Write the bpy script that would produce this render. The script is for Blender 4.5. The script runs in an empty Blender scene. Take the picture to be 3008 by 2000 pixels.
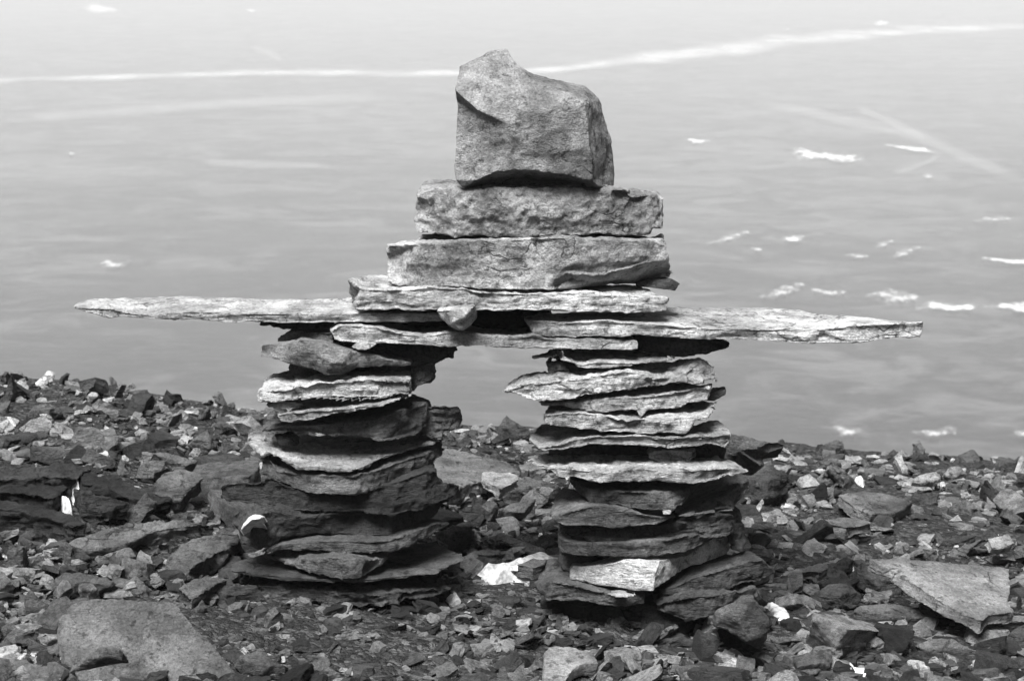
import bpy, bmesh, math, random
import numpy as np
from mathutils import Vector
from mathutils.geometry import delaunay_2d_cdt

R = math.radians
C = bpy.context.scene.collection
scene = bpy.context.scene
# ------------------------------------------------------------------ camera
EYE = Vector((0.0, -5.5, 1.725))
PITCH = R(10.7)
F = 6600.0                       # focal length in photograph pixels (3008 wide)
FW = Vector((0, math.cos(PITCH), -math.sin(PITCH)))
UP = Vector((0, math.sin(PITCH), math.cos(PITCH)))
SEA = -80.0

def ray(px, py):
    return FW + Vector((1, 0, 0)) * ((px - 1504) / F) + UP * (-(py - 1000) / F)

def at_y(px, py, y):
    d = ray(px, py)
    return EYE + d * ((y - EYE.y) / d.y)

def at_z(px, py, z):
    d = ray(px, py)
    return EYE + d * ((z - EYE.z) / d.z)

def proj(p):
    v = Vector(p) - EYE
    w = v.dot(FW)
    return 1504 + F * v.x / w, 1000 - F * v.dot(UP) / w, w

def Z(ox, oy, s):
    return lambda *pts: [(ox + p[0] / s, oy + p[1] / s) + tuple(p[2:]) for p in pts]

Z1 = Z(1000, 100, 1.96); Z2 = Z(600, 850, 2.6133); Z3 = Z(600, 1350, 2.6133)
Z4 = Z(1450, 850, 2.483); Z5 = Z(1450, 1400, 2.483); Z6 = Z(0, 1050, 2.851)
Z7 = Z(0, 1450, 2.621); Z8 = Z(2200, 1250, 2.0904); W7 = Z(200, 820, 2.359)
W8 = Z(1000, 780, 2.2683); ZM = Z(1200, 1200, 2.614); W5 = Z(1520, 1240, 2.877)
Q1 = Z(0, 0, 1.568); Q2 = Z(1700, 0, 1.8035); Q3 = Z(1900, 600, 2.0903)
P0 = Z(0, 0, 1.0)

# ------------------------------------------------------------------ noise
_rng = np.random.default_rng(7)
_TAB = _rng.random((32, 32, 32))

def vnoise(p):
    i = np.floor(p).astype(np.int64)
    f = p - i
    f = f * f * f * (f * (f * 6 - 15) + 10)
    i0 = i & 31
    i1 = (i + 1) & 31
    x0, y0, z0 = i0.T
    x1, y1, z1 = i1.T
    fx, fy, fz = f.T
    T = _TAB
    a = T[x0, y0, z0] * (1 - fx) + T[x1, y0, z0] * fx
    b = T[x0, y1, z0] * (1 - fx) + T[x1, y1, z0] * fx
    c = T[x0, y0, z1] * (1 - fx) + T[x1, y0, z1] * fx
    d = T[x0, y1, z1] * (1 - fx) + T[x1, y1, z1] * fx
    return (a * (1 - fy) + b * fy) * (1 - fz) + (c * (1 - fy) + d * fy) * fz

_ROT = np.array([[0.36, 0.48, -0.8], [-0.8, 0.6, 0.0], [0.48, 0.64, 0.6]])

def fbm(p, oct=4, gain=0.5):
    s = np.zeros(len(p)); a = 1.0; t = 0.0
    for _ in range(oct):
        s += a * vnoise(p); t += a
        p = (p @ _ROT.T) * 2.03 + 11.7
        a *= gain
    return s / t                                   # 0..1

def ridged(p, oct=3):
    s = np.zeros(len(p)); a = 1.0; t = 0.0
    for _ in range(oct):
        s += a * (1 - np.abs(2 * vnoise(p) - 1) * 1.6); t += a
        p = (p @ _ROT.T) * 2.1 + 5.3
        a *= 0.5
    return s / t

# ------------------------------------------------------------------ object helpers
def tag(o, label=None, cat=None, group=None, kind=None):
    if label: o['label'] = label
    if cat: o['category'] = cat
    if group: o['group'] = group
    if kind: o['kind'] = kind
    return o

def link_mesh(name, me, mat, tone=None):
    o = bpy.data.objects.new(name, me)
    C.objects.link(o)
    if mat and not me.materials: me.materials.append(mat)
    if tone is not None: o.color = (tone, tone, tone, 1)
    return o

def remesh_arrays(verts, faces, voxel):
    me = bpy.data.meshes.new('tmp')
    me.from_pydata([tuple(v) for v in verts], [], faces)
    bm = bmesh.new(); bm.from_mesh(me)
    bmesh.ops.recalc_face_normals(bm, faces=bm.faces)
    bm.to_mesh(me); bm.free()
    o = bpy.data.objects.new('tmp', me); C.objects.link(o)
    m = o.modifiers.new('r', 'REMESH'); m.mode = 'VOXEL'; m.voxel_size = voxel; m.adaptivity = 0
    dg = bpy.context.evaluated_depsgraph_get(); dg.update()
    out = bpy.data.meshes.new_from_object(o.evaluated_get(dg))
    bpy.data.objects.remove(o); bpy.data.meshes.remove(me)
    return out

def get_co(me):
    a = np.empty(len(me.vertices) * 3); me.vertices.foreach_get('co', a); return a.reshape(-1, 3)

def get_no(me):
    a = np.empty(len(me.vertices) * 3); me.vertices.foreach_get('normal', a); return a.reshape(-1, 3)

def set_co(me, co):
    me.vertices.foreach_set('co', np.ascontiguousarray(co).ravel()); me.update()

def roughen(me, seed, amp=1.0, strata=1.0, size=1.0):
    """weathered, flaked, bedded rock surface"""
    co = get_co(me); no = get_no(me)
    rs = np.random.default_rng(seed); off = rs.random(3) * 30
    p = co / size + off
    nz = np.abs(no[:, 2:3])
    side = np.clip(1.25 - nz[:, 0] * 1.4, 0, 1)
    big = (fbm(p * 7, 3) - .5) * 0.010
    med = (ridged(p * 22, 3) - .45) * 0.0055
    fine = (fbm(p * 70, 3) - .5) * 0.008
    warp = fbm(p * 9, 2) * 0.9
    q = np.stack([p[:, 0] * 7, p[:, 1] * 7, p[:, 2] * 62 + warp * 2], 1)
    st = fbm(q, 3, .6)
    st = np.round(st * 7) / 7 * .5 + st * .5
    bed = -(st - .3) * 0.014 * side
    chip = np.clip(fbm(p * 13, 2) - .55, 0, 1) * -0.04 * (0.15 + side)
    d = (big * amp + med * amp + fine * amp + bed * strata + chip * amp) * size
    tang = (fbm(p * 30 + 40, 2) - .5) * 0.003 * amp * size
    co = co + no * d[:, None]
    co[:, 2] += tang
    set_co(me, co)
    me.polygons.foreach_set('use_smooth', [True] * len(me.polygons))
    me.set_sharp_from_angle(angle=R(42))

def center_origin(me, base=True):
    co = get_co(me)
    c = (co.min(0) + co.max(0)) / 2
    if base: c[2] = co[:, 2].min()
    set_co(me, co - c)
    return c

# ------------------------------------------------------------------ materials
def nd(nt, t, **kw):
    n = nt.nodes.new(t)
    for k, v in kw.items():
        if k in n.inputs: n.inputs[k].default_value = v
        else: setattr(n, k, v)
    return n

def ramp(nt, pts):
    r = nt.nodes.new('ShaderNodeValToRGB')
    e = r.color_ramp.elements
    while len(e) < len(pts): e.new(0.5)
    for i, (p, v) in enumerate(pts):
        e[i].position = p; e[i].color = (v, v, v, 1)
    return r

def math_(nt, op, a, b=None, clamp=False):
    m = nt.nodes.new('ShaderNodeMath'); m.operation = op; m.use_clamp = clamp
    for i, s in enumerate((a, b)):
        if s is None: continue
        if isinstance(s, (int, float)): m.inputs[i].default_value = s
        else: nt.links.new(s, m.inputs[i])
    return m.outputs[0]

def stone_mat(name, scale=1.0, use_tone=True, tone=.1, bump=1.0, by_face=False, bedded=True):
    m = bpy.data.materials.new(name); m.use_nodes = True
    nt = m.node_tree; L = nt.links
    b = nt.nodes['Principled BSDF']; b.inputs['Roughness'].default_value = .88
    b.inputs['Specular IOR Level'].default_value = .22
    tc = nt.nodes.new('ShaderNodeTexCoord'); oi = nt.nodes.new('ShaderNodeObjectInfo')
    vm = nd(nt, 'ShaderNodeVectorMath', operation='ADD')
    sc = nd(nt, 'ShaderNodeVectorMath', operation='SCALE'); sc.inputs['Scale'].default_value = 37.0
    cmb = nt.nodes.new('ShaderNodeCombineXYZ')
    for i in range(3): L.new(oi.outputs['Random'], cmb.inputs[i])
    L.new(cmb.outputs[0], sc.inputs[0])
    L.new(tc.outputs['Object'], vm.inputs[0]); L.new(sc.outputs[0], vm.inputs[1])
    V = vm.outputs[0]
    def noise(s, d=6, r=.6, v=V):
        n = nd(nt, 'ShaderNodeTexNoise'); n.inputs['Scale'].default_value = s * scale
        n.inputs['Detail'].default_value = d; n.inputs['Roughness'].default_value = r
        L.new(v, n.inputs['Vector']); return n.outputs['Fac']
    # bedding: stretched along the slab
    mp = nd(nt, 'ShaderNodeMapping'); mp.inputs['Scale'].default_value = (1, 1, 4.5) if bedded else (1, 1, 1.15)
    L.new(V, mp.inputs['Vector'])
    blot = ramp(nt, [(.35, .6), (.5, 1.0), (.65, 1.4)]); L.new(noise(11, 7, .66), blot.inputs[0])
    bed = ramp(nt, [(.33, .80), (.5, 1.0), (.68, 1.15)]); L.new(noise(22, 6, .7, mp.outputs[0]), bed.inputs[0])
    grain = ramp(nt, [(.36, .66), (.5, 1.0), (.64, 1.3)]); L.new(noise(150, 5, .75), grain.inputs[0])
    lich = ramp(nt, [(.56, 1.0), (.64, .38)]); L.new(noise(38, 5, .7), lich.inputs[0])
    pale = ramp(nt, [(.62, 1.0), (.72, 1.55)]); L.new(noise(31, 6, .7, mp.outputs[0]), pale.inputs[0])
    x = math_(nt, 'MULTIPLY', blot.outputs[0], bed.outputs[0])
    x = math_(nt, 'MULTIPLY', x, grain.outputs[0])
    x = math_(nt, 'MULTIPLY', x, lich.outputs[0])
    x = math_(nt, 'MULTIPLY', x, pale.outputs[0])
    wn = nd(nt, 'ShaderNodeTexNoise'); wn.inputs['Scale'].default_value = 9 * scale; wn.inputs['Detail'].default_value = 4
    L.new(V, wn.inputs['Vector'])
    wa = nd(nt, 'ShaderNodeVectorMath', operation='MULTIPLY_ADD'); wa.inputs[1].default_value = (.22, .22, .22)
    L.new(wn.outputs['Color'], wa.inputs[0]); L.new(mp.outputs[0], wa.inputs[2])
    vo = nd(nt, 'ShaderNodeTexVoronoi'); vo.feature = 'DISTANCE_TO_EDGE'; vo.inputs['Scale'].default_value = 5.5 * scale
    L.new(wa.outputs[0], vo.inputs['Vector'])
    ck = ramp(nt, [(.0, .3), (.035, 1.0)]); L.new(vo.outputs['Distance'], ck.inputs[0])
    cm = ramp(nt, [(.54, 0.0), (.63, 1.0)]); L.new(noise(6, 3, .5), cm.inputs[0])
    crack = math_(nt, 'SUBTRACT', 1.0, math_(nt, 'MULTIPLY', math_(nt, 'SUBTRACT', 1.0, ck.outputs[0]), cm.outputs[0]))
    x = math_(nt, 'MULTIPLY', x, crack)
    stain = ramp(nt, [(.42, .62), (.52, 1.0), (.62, 1.12)]); L.new(noise(4.2, 6, .6), stain.inputs[0])
    x = math_(nt, 'MULTIPLY', x, stain.outputs[0])
    if by_face:
        at = nt.nodes.new('ShaderNodeAttribute'); at.attribute_name = 'tone'
        x = math_(nt, 'MULTIPLY', x, at.outputs['Fac'])
    elif use_tone:
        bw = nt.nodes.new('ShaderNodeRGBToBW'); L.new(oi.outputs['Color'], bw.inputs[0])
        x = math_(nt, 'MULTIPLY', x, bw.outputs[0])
    else:
        x = math_(nt, 'MULTIPLY', x, tone)
    x = math_(nt, 'MINIMUM', x, .78)
    L.new(x, b.inputs['Base Color'])
    h1 = noise(60, 8, .72); h2 = noise(210, 4, .7); h3 = noise(45, 7, .7, mp.outputs[0])
    h = math_(nt, 'ADD', math_(nt, 'MULTIPLY', h1, 1.0), math_(nt, 'MULTIPLY', h2, .35))
    h = math_(nt, 'ADD', h, math_(nt, 'MULTIPLY', h3, .8))
    h = math_(nt, 'ADD', h, math_(nt, 'MULTIPLY', crack, .5))
    bp = nd(nt, 'ShaderNodeBump'); bp.inputs['Strength'].default_value = .9 * bump
    bp.inputs['Distance'].default_value = .019 / scale
    L.new(h, bp.inputs['Height']); L.new(bp.outputs[0], b.inputs['Normal'])
    return m

M_STONE = stone_mat('weathered_shale')
M_MASS = stone_mat('massive_stone', 1.15, bedded=False, bump=1.0)
M_ROCK = stone_mat('dark_shale', 1.0, bump=1.1)
M_RUB = stone_mat('rubble_shale', 1.0, by_face=True, bump=1.0)

def simple_mat(name, col, rough):
    m = bpy.data.materials.new(name); m.use_nodes = True
    b = m.node_tree.nodes['Principled BSDF']
    b.inputs['Base Color'].default_value = (col, col, col, 1); b.inputs['Roughness'].default_value = rough
    return m

def snow_mat():
    m = simple_mat('old_snow', .82, .7); nt = m.node_tree
    b = nt.nodes['Principled BSDF']
    tc = nt.nodes.new('ShaderNodeTexCoord')
    n = nd(nt, 'ShaderNodeTexNoise'); n.inputs['Scale'].default_value = 60; n.inputs['Detail'].default_value = 6
    nt.links.new(tc.outputs['Object'], n.inputs['Vector'])
    bp = nd(nt, 'ShaderNodeBump'); bp.inputs['Strength'].default_value = .5; bp.inputs['Distance'].default_value = .01
    nt.links.new(n.outputs['Fac'], bp.inputs['Height']); nt.links.new(bp.outputs[0], b.inputs['Normal'])
    r = ramp(nt, [(.35, .3), (.55, .58)]); nt.links.new(n.outputs['Fac'], r.inputs[0])
    nt.links.new(r.outputs[0], b.inputs['Base Color'])
    return m
M_SNOW = snow_mat()

# ------------------------------------------------------------------ ground shape
CREST = [(-2500, 1040), (0, 1108), (300, 1128), (600, 1185), (800, 1215), (1400, 1256), (1700, 1268),
         (2300, 1310), (2700, 1345), (3008, 1360), (5500, 1440)]
LAT = 0.085

def _solve_a():
    us, aa = [], []
    Y = np.linspace(0.02, 30, 1500)
    for px in range(-2000, 5200, 200):
        ty = np.interp(px, [c[0] for c in CREST], [c[1] for c in CREST])
        u = (px - 1504) / F
        d = ray(px, ty); tgt = d.z / d.y
        uu = d.x / d.y
        lo, hi = 0.003, .5
        for _ in range(40):
            a = (lo + hi) / 2
            x = uu * (Y + 5.5)
            zz = -LAT * np.clip(x, -3, 3) - a * Y ** 2
            e = ((zz - EYE.z) / (Y + 5.5)).max()
            if e > tgt: lo = a
            else: hi = a
        us.append(uu); aa.append(a)
    return np.array(us), np.array(aa)
_US, _AA = _solve_a()

def ground_np(x, y):
    x = np.asarray(x, float); y = np.asarray(y, float)
    u = x / (np.maximum(y, -2) + 5.5)
    a = np.interp(u, _US, _AA)
    z = -LAT * np.clip(x, -3, 3) - a * np.maximum(y, 0) ** 2
    return z + np.minimum(0, 0) * x

def ground(x, y):
    return float(ground_np([x], [y])[0])

def on_ground(px, py, h=0.0):
    """first point along the pixel's ray that is h above the ground"""
    d = ray(px, py)
    t0, t1 = 3.0, 3.0
    prev = 3.0
    ts = np.linspace(3.0, 22, 500)
    P = np.array(EYE)[None, :] + ts[:, None] * np.array(d)[None, :]
    dz = P[:, 2] - ground_np(P[:, 0], P[:, 1]) - h
    k = np.argmax(dz < 0)
    if dz.min() > 0:
        k = int(np.argmin(dz)); return Vector(P[k])
    k = max(k, 1)
    f = dz[k - 1] / (dz[k - 1] - dz[k])
    return Vector(P[k - 1] * (1 - f) + P[k] * f)

# ------------------------------------------------------------------ stones from their visible outlines
def tin_arrays(outline, lines, ypos, back):
    """outline/lines: [(px,py,...)], ypos(i_point)->world Y, back(p, world)->world back point"""
    pts, key = [], {}
    def add(p):
        k = (round(p[0] / 2), round(p[1] / 2))
        if k not in key:
            key[k] = len(pts); pts.append(p)
        return key[k]
    ring = []
    for p in outline:
        i = add(p)
        if not ring or ring[-1] != i: ring.append(i)
    if ring[0] == ring[-1]: ring.pop()
    edges = []
    for ln in lines:
        ids = [add(p) for p in ln]
        edges += [(a, b) for a, b in zip(ids, ids[1:]) if a != b]
    vc, ed, fc, ov, oe, of = delaunay_2d_cdt([Vector((p[0], p[1])) for p in pts], edges, [ring], 1, 1e-3)
    V3 = []
    for j, v in enumerate(vc):
        o = [k for k in ov[j]]
        if o: y = sum(ypos(pts[k]) for k in o) / len(o)
        else:
            dd = sorted(((pts[k][0] - v.x) ** 2 + (pts[k][1] - v.y) ** 2, k) for k in range(len(pts)))[:2]
            w = [1 / (q[0] + 1e-6) for q in dd]
            y = sum(ypos(pts[q[1]]) * ww for q, ww in zip(dd, w)) / sum(w)
        V3.append(at_y(v.x, v.y, y))
    n = len(V3)
    B3 = [back((vc[j].x, vc[j].y), V3[j]) for j in range(n)]
    faces = [tuple(f) for f in fc] + [tuple(n + i for i in reversed(f)) for f in fc]
    cnt = {}
    for f in fc:
        for a, b in zip(f, list(f[1:]) + [f[0]]):
            cnt[(a, b)] = 1
    for (a, b) in list(cnt):
        if (b, a) not in cnt:
            faces.append((b, a, n + a, n + b))
    return V3 + B3, faces

SEED = [100]
def finish(name, verts, faces, label, cat, tone, voxel, amp, strata, group, size=1.0, mat=None):
    SEED[0] += 1
    me = remesh_arrays(verts, faces, voxel)
    me.name = name
    roughen(me, SEED[0], amp, strata, size)
    c = center_origin(me)
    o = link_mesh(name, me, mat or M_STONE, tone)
    o.location = c
    tag(o, label, cat, group)
    return o

def interp(line, x):
    s = sorted((p[0], p[1]) for p in line)
    return float(np.interp(x, [a for a, _ in s], [b for _, b in s]))

GI = 'stones of the stacked stone figure'
def slab(label, K, B, T=None, y0=0.0, dep=.32, bulge=.05, smile=.55, cut=.002, cov=None, ks=1.0,
         tone=.26, voxel=.004, amp=1.0, strata=1.0, lines=(), name='flat_stone', cat='stone', drop=.4, mat=None):
    """a stone of the figure: K its upper outline, T the front rim of its top, B its lower front edge"""
    xs = [p[0] for p in K + B]
    x0, x1 = min(xs), max(xs)
    yB = max(p[1] for p in B)
    def yf(x):
        t = (x - x0) / (x1 - x0) * 2 - 1
        s = (yB - interp(B, x)) * .0030 * smile
        return y0 + bulge * abs(t) ** 2.4 + min(s, .22)
    tt = T if T else K
    kset = {(p[0], p[1]) for p in K}; bset = {(p[0], p[1]) for p in B}
    def ypos(p):
        ex = p[2] if len(p) > 2 else 0
        y = yf(p[0]) + ex
        if (p[0], p[1]) in kset:
            if T:
                g = max(0, interp(T, min(max(p[0], min(q[0] for q in T)), max(q[0] for q in T))) - p[1])
                y += .012 + ks * g * (5.5 + y0) / (p[1] + 250)
            else:
                y += .012
        elif (p[0], p[1]) in bset: y += cut
        return y
    yback = y0 + dep
    def back(p, w):
        t = abs((p[0] - x0) / (x1 - x0) * 2 - 1)
        yb = max(w.y + .015, y0 + dep * (1 - .55 * t ** 3))
        ky, by = interp(K, p[0]), interp(B, p[0])
        f = min(1, max(0, (p[1] - ky) / max(by - ky, 1)))     # 0 at the top outline, 1 at the bottom
        covered = cov is True or (cov and cov[0] <= p[0] <= cov[1])
        d = (.1 if covered else drop) * (1 - f)
        if not covered:
            th = max(by - ky, 8) / 1200
            yb = min(yb, w.y + max(.03, th * 1.9))
        return Vector((w.x * 1.0, yb, w.z - d * (yb - w.y)))
    V, Fc = tin_arrays(K + B[::-1], ([T] if T else []) + list(lines), ypos, back)
    return finish(name, V, Fc, label, cat, tone, voxel, amp, strata, GI, mat=mat)

def lump(label, outline, inner=(), y=None, dep=.12, lean=0.0, tone=.12, voxel=.005, amp=1.0, strata=.6,
         name='rock', cat='rock', group=None, belly=None, sink=6, ridge=None):
    """a rock standing on the ground (or at depth y): its outline, with facets between inner points"""
    ob = max(p[1] for p in outline)
    cx = sum(p[0] for p in outline) / len(outline)
    w = max(p[0] for p in outline) - min(p[0] for p in outline)
    hgt = ob - min(p[1] for p in outline)
    if y is None:
        y = on_ground(cx, ob - 2).y
    sc = (y + 5.5) / F                               # metres per pixel there
    if belly is None: belly = min(w, hgt * 1.6) * .28 * sc
    if not inner:
        rnd = random.Random(int(cx * 7 + ob))
        top = min(p[1] for p in outline)
        ax = cx + rnd.uniform(-.18, .18) * w
        inner = [[(cx - w * .22, top + hgt * .42, -.6), (ax, top + hgt * rnd.uniform(.36, .5), -1.0), (cx + w * .25, top + hgt * .5, -.55)],
                 [(ax + rnd.uniform(-.1, .1) * w, top + hgt * .78, -1.15)]]
    def ypos(p):
        ly = y + belly + lean * (ob - p[1]) * sc
        if len(p) > 2: ly += p[2] * belly * 1.0
        return ly
    def back(p, wv):
        up = (ob - p[1]) / max(hgt, 1)
        d = dep * (.55 + .45 * (1 - up))
        return Vector((wv.x, wv.y + d, wv.z - .45 * d * up - .02))
    out = [(p[0], p[1] + (sink if p[1] > ob - hgt * .12 else 0)) + tuple(p[2:]) for p in outline]
    V, Fc = tin_arrays(out, [list(l) for l in inner], ypos, back)
    return finish(name, V, Fc, label, cat, tone, voxel, amp, strata, group, mat=M_ROCK)

def lay(label, outline, h_near=.03, h_far=.08, thick=.035, tone=.14, voxel=.005, amp=.8, strata=.8,
        name='rock_slab', cat='slab', group=None):
    """a flat slab lying on the ground, its top face outlined"""
    ys = [p[1] for p in outline]
    ya, yb = min(ys), max(ys)
    top = []
    for p in outline:
        f = (p[1] - ya) / max(yb - ya, 1)
        top.append(on_ground(p[0], p[1], h_far + (h_near - h_far) * f))
    n = len(top)
    # force the outline on to one plane
    A = np.array([[v.x, v.y, 1] for v in top]); bz = np.array([v.z for v in top])
    co, *_ = np.linalg.lstsq(A, bz, rcond=None)
    for i, p in enumerate(outline):
        d = ray(p[0], p[1])
        den = d.z - co[0] * d.x - co[1] * d.y
        t = (co[0] * EYE.x + co[1] * EYE.y + co[2] - EYE.z) / den
        v = EYE + d * t
        top[i] = v if (v - top[i]).length < .25 else top[i]
    nrm = Vector((-co[0], -co[1], 1)).normalized()
    bot = [v - nrm * thick * (1 + .25 * math.sin(i * 2.3)) for i, v in enumerate(top)]
    V = top + bot
    vc, ed, fc, ov, oe, of = delaunay_2d_cdt([Vector((p[0], p[1])) for p in outline], [], [list(range(n))], 1, 1e-4)
    fcs = [tuple(ov[i][0] for i in f) for f in fc]
    Fc = fcs + [tuple(n + i for i in reversed(f)) for f in fcs]
    for i in range(n):
        j = (i + 1) % n
        Fc.append((i, j, n + j, n + i))
    return finish(name, V, Fc, label, cat, tone, voxel, amp, strata, group, mat=M_ROCK)
# ------------------------------------------------------------------ the stone figure, from the head down
def block(label, outline, lines, y0=0.0, dep=.26, tone=0.349, voxel=.0048, amp=1.0, strata=.5, name='boulder', cat='stone', rise=.45):
    def ypos(p): return y0 + (p[2] if len(p) > 2 else 0)
    yb = max(p[1] for p in outline); yt = min(p[1] for p in outline)
    def back(p, w):
        f = (yb - p[1]) / (yb - yt)
        y = max(w.y + .02, y0 + dep)
        return Vector((w.x, y, w.z - (y - w.y) * rise * f))
    V, Fc = tin_arrays(outline, lines, ypos, back)
    return finish(name, V, Fc, label, cat, tone, voxel, amp, strata, GI, mat=M_MASS)

block('large angular block with a slanting peaked top, the head of the stone figure',
      Z1((668, 250, .05), (680, 185, .07), (760, 150, .09), (845, 105, .10), (870, 92, .11), (955, 84, .12), (1010, 172, .12), (1110, 230, .13),
         (1230, 262, .15), (1410, 298, .16), (1490, 375, .16), (1520, 465, .15), (1560, 600, .15), (1578, 780, .14), (1575, 880, .12),
         (1490, 882, .01), (1300, 888, .10), (940, 888, .12), (760, 886, .08), (700, 885, .01), (662, 840, .0), (655, 760, .02), (668, 560, .03), (672, 400, .035), (660, 325, .0)),
      [Z1((660, 325, .0), (790, 440, -.022), (890, 480, -.03), (965, 512, -.03)),
       Z1((675, 372, .04), (800, 470, .004), (900, 512, -.018), (965, 512, -.03)),
       Z1((955, 84, .12), (1010, 190, .09), (1130, 275, .05), (1330, 350, .0), (1410, 400, -.005), (1440, 560, -.01), (1450, 720, -.02), (1455, 850, -.01), (1490, 882, .01)),
       Z1((700, 885, .01), (790, 840, -.005), (900, 790, -.02), (1060, 780, -.03), (1290, 808, -.03), (1455, 850, -.01)),
       Z1((965, 512, -.03), (1150, 600, -.035), (1440, 560, -.01)),
       Z1((680, 690, .02), (840, 640, .005), (1010, 680, -.02), (1080, 660, -.035), (1220, 690, -.032), (1440, 640, -.018)),
       Z1((1030, 705, -.024), (1220, 722, -.029), (1400, 700, -.016)),
       Z1((800, 868, .07), (1060, 850, .10), (1350, 868, .08)),
       Z1((800, 250, .04), (960, 330, .0), (1200, 450, -.03))],
      y0=-.005, dep=.27, tone=0.242, amp=.42, strata=.12, voxel=.004)

slab('thick pitted block straight under the head, second stone from the top',
     Z1((422, 1060), (430, 985), (445, 930), (470, 880), (500, 842), (660, 842), (760, 868), (1000, 872), (1570, 876), (1670, 893), (1830, 912), (1862, 945), (1858, 1040)),
     Z1((424, 1080), (440, 1140), (560, 1150), (660, 1168), (800, 1150), (1050, 1177), (1280, 1150), (1340, 1167), (1480, 1150), (1620, 1162), (1780, 1147), (1795, 1115), (1850, 1112), (1857, 1050)),
     T=Z1((470, 905), (560, 890), (690, 902), (940, 890), (1240, 888), (1570, 893), (1660, 900), (1680, 935), (1790, 925, .03), (1845, 950, .05)),
     lines=[Z1((1680, 935), (1640, 1000, .01), (1650, 1080), (1780, 1147)), Z1((560, 890), (520, 1000, .0), (560, 1150)), Z1((700, 1000, -.012), (1000, 1010, -.012), (1300, 1030, -.012), (1550, 1000, -.01))],
     y0=.0, dep=.3, tone=0.281, amp=1.4, strata=.3, bulge=.04, smile=.2, cov=(1350, 1800), name='stone_block', mat=M_MASS)

slab('long pale block with a hollow under its right end, third stone from the top',
     Z1((262, 1235), (268, 1208), (440, 1182), (470, 1155), (700, 1150), (1200, 1150), (1780, 1165), (1860, 1145), (1885, 1220), (1895, 1290), (1912, 1360)),
     Z1((262, 1290), (270, 1420), (330, 1445), (560, 1452), (800, 1466), (1130, 1474), (1250, 1470), (1560, 1440, .12), (1700, 1432, .12), (1900, 1402, .12), (1912, 1380, .08)),
     T=Z1((275, 1220), (470, 1207), (680, 1196), (1000, 1186), (1230, 1172), (1500, 1180), (1770, 1188), (1860, 1180, .03)),
     lines=[Z1((1210, 1472), (1220, 1420), (1300, 1372), (1460, 1395), (1640, 1358), (1780, 1312), (1890, 1318, .02)),
            Z1((1250, 1466, .03), (1330, 1405, .035), (1470, 1425, .04), (1640, 1395, .045), (1790, 1345, .05), (1890, 1345, .06))],
     y0=-.025, dep=.32, tone=0.359, amp=.8, strata=.5, bulge=.04, smile=.15, cov=(1230, 1900), name='stone_block', mat=M_MASS)

slab('short dark shard sticking out under the right end of the third stone',
     Z1((1700, 1432), (1760, 1425), (1830, 1415), (1900, 1412), (1955, 1440)), Z1((1705, 1455), (1770, 1455), (1830, 1465), (1930, 1478), (1952, 1448)),
     y0=.03, dep=.1, tone=0.113, voxel=.0035, amp=.5, strata=.4, cov=True, name='stone_shard', cat='stone')

slab('broad flat shoulder slab reaching across both arms, fourth stone from the top',
     W8((50, 100), (52, 90), (180, 72), (320, 80), (340, 112), (600, 130), (850, 148), (1400, 165), (1700, 165), (1830, 155), (2010, 158), (2070, 172), (2110, 204), (2195, 206)),
     W8((72, 238, .16), (104, 292), (170, 298), (420, 300), (630, 298), (930, 301), (1250, 305), (1420, 298), (1700, 310), (1950, 318), (2090, 311), (2180, 304), (2190, 260)),
     T=W8((52, 93, .16), (128, 152), (290, 165), (440, 156), (600, 143), (840, 156), (900, 172), (1150, 187), (1460, 182), (1600, 180), (1800, 196), (2000, 206), (2190, 212)),
     lines=[W8((128, 152), (112, 230), (104, 292))],
     y0=-.03, dep=.34, tone=0.460, amp=.9, strata=1.0, bulge=.02, smile=.0, cov=(1150, 1900))

slab('long thin pointed slab laid out to the left as the left arm',
     W7((36, 190), (60, 170), (130, 147), (200, 135), (500, 131), (800, 121), (1000, 128), (1300, 138), (1600, 135), (1950, 135), (2060, 150), (2400, 165), (2600, 180)),
     W7((45, 200), (140, 232), (290, 268), (350, 262), (600, 275), (760, 285), (920, 280), (960, 295), (1120, 302), (1300, 298), (1500, 305), (1900, 300), (2300, 298), (2600, 292)),
     T=W7((50, 194), (140, 202), (290, 206), (420, 234), (600, 252), (720, 232), (880, 222), (1200, 233), (1500, 238), (1800, 234), (2050, 232), (2400, 238), (2600, 240)),
     y0=.0, dep=.34, tone=0.408, amp=.5, strata=1.3, bulge=.0, smile=.35, cov=(1000, 1310), ks=1.0, voxel=.0042)

slab('long thick flat slab laid out to the right as the right arm',
     P0((1538, 932), (1583, 926), (1732, 928), (1965, 899), (2078, 904), (2223, 901), (2336, 908), (2400, 922), (2474, 925), (2618, 940), (2713, 944)),
     P0((1545, 952), (1562, 975), (1600, 989), (1690, 991), (1780, 986), (1820, 990), (1880, 983), (1950, 991), (2050, 996), (2150, 998), (2260, 1003), (2392, 1011), (2402, 1007), (2490, 1010), (2540, 1008), (2560, 1000), (2620, 994), (2705, 992), (2713, 968)),
     T=P0((1540, 936), (1570, 943), (1650, 949), (1772, 942), (1893, 952), (1980, 957), (2110, 968), (2300, 966), (2400, 970), (2427, 965), (2500, 957), (2600, 951), (2712, 947)),
     lines=[P0((2400, 970, -.012), (2392, 1011, -.012)), P0((2427, 965, .012), (2410, 985, .014), (2402, 1007, .012))],
     y0=-.05, dep=.34, tone=0.454, amp=.5, strata=1.1, bulge=.02, smile=.3, cov=(1540, 1960), voxel=.0045)

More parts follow.
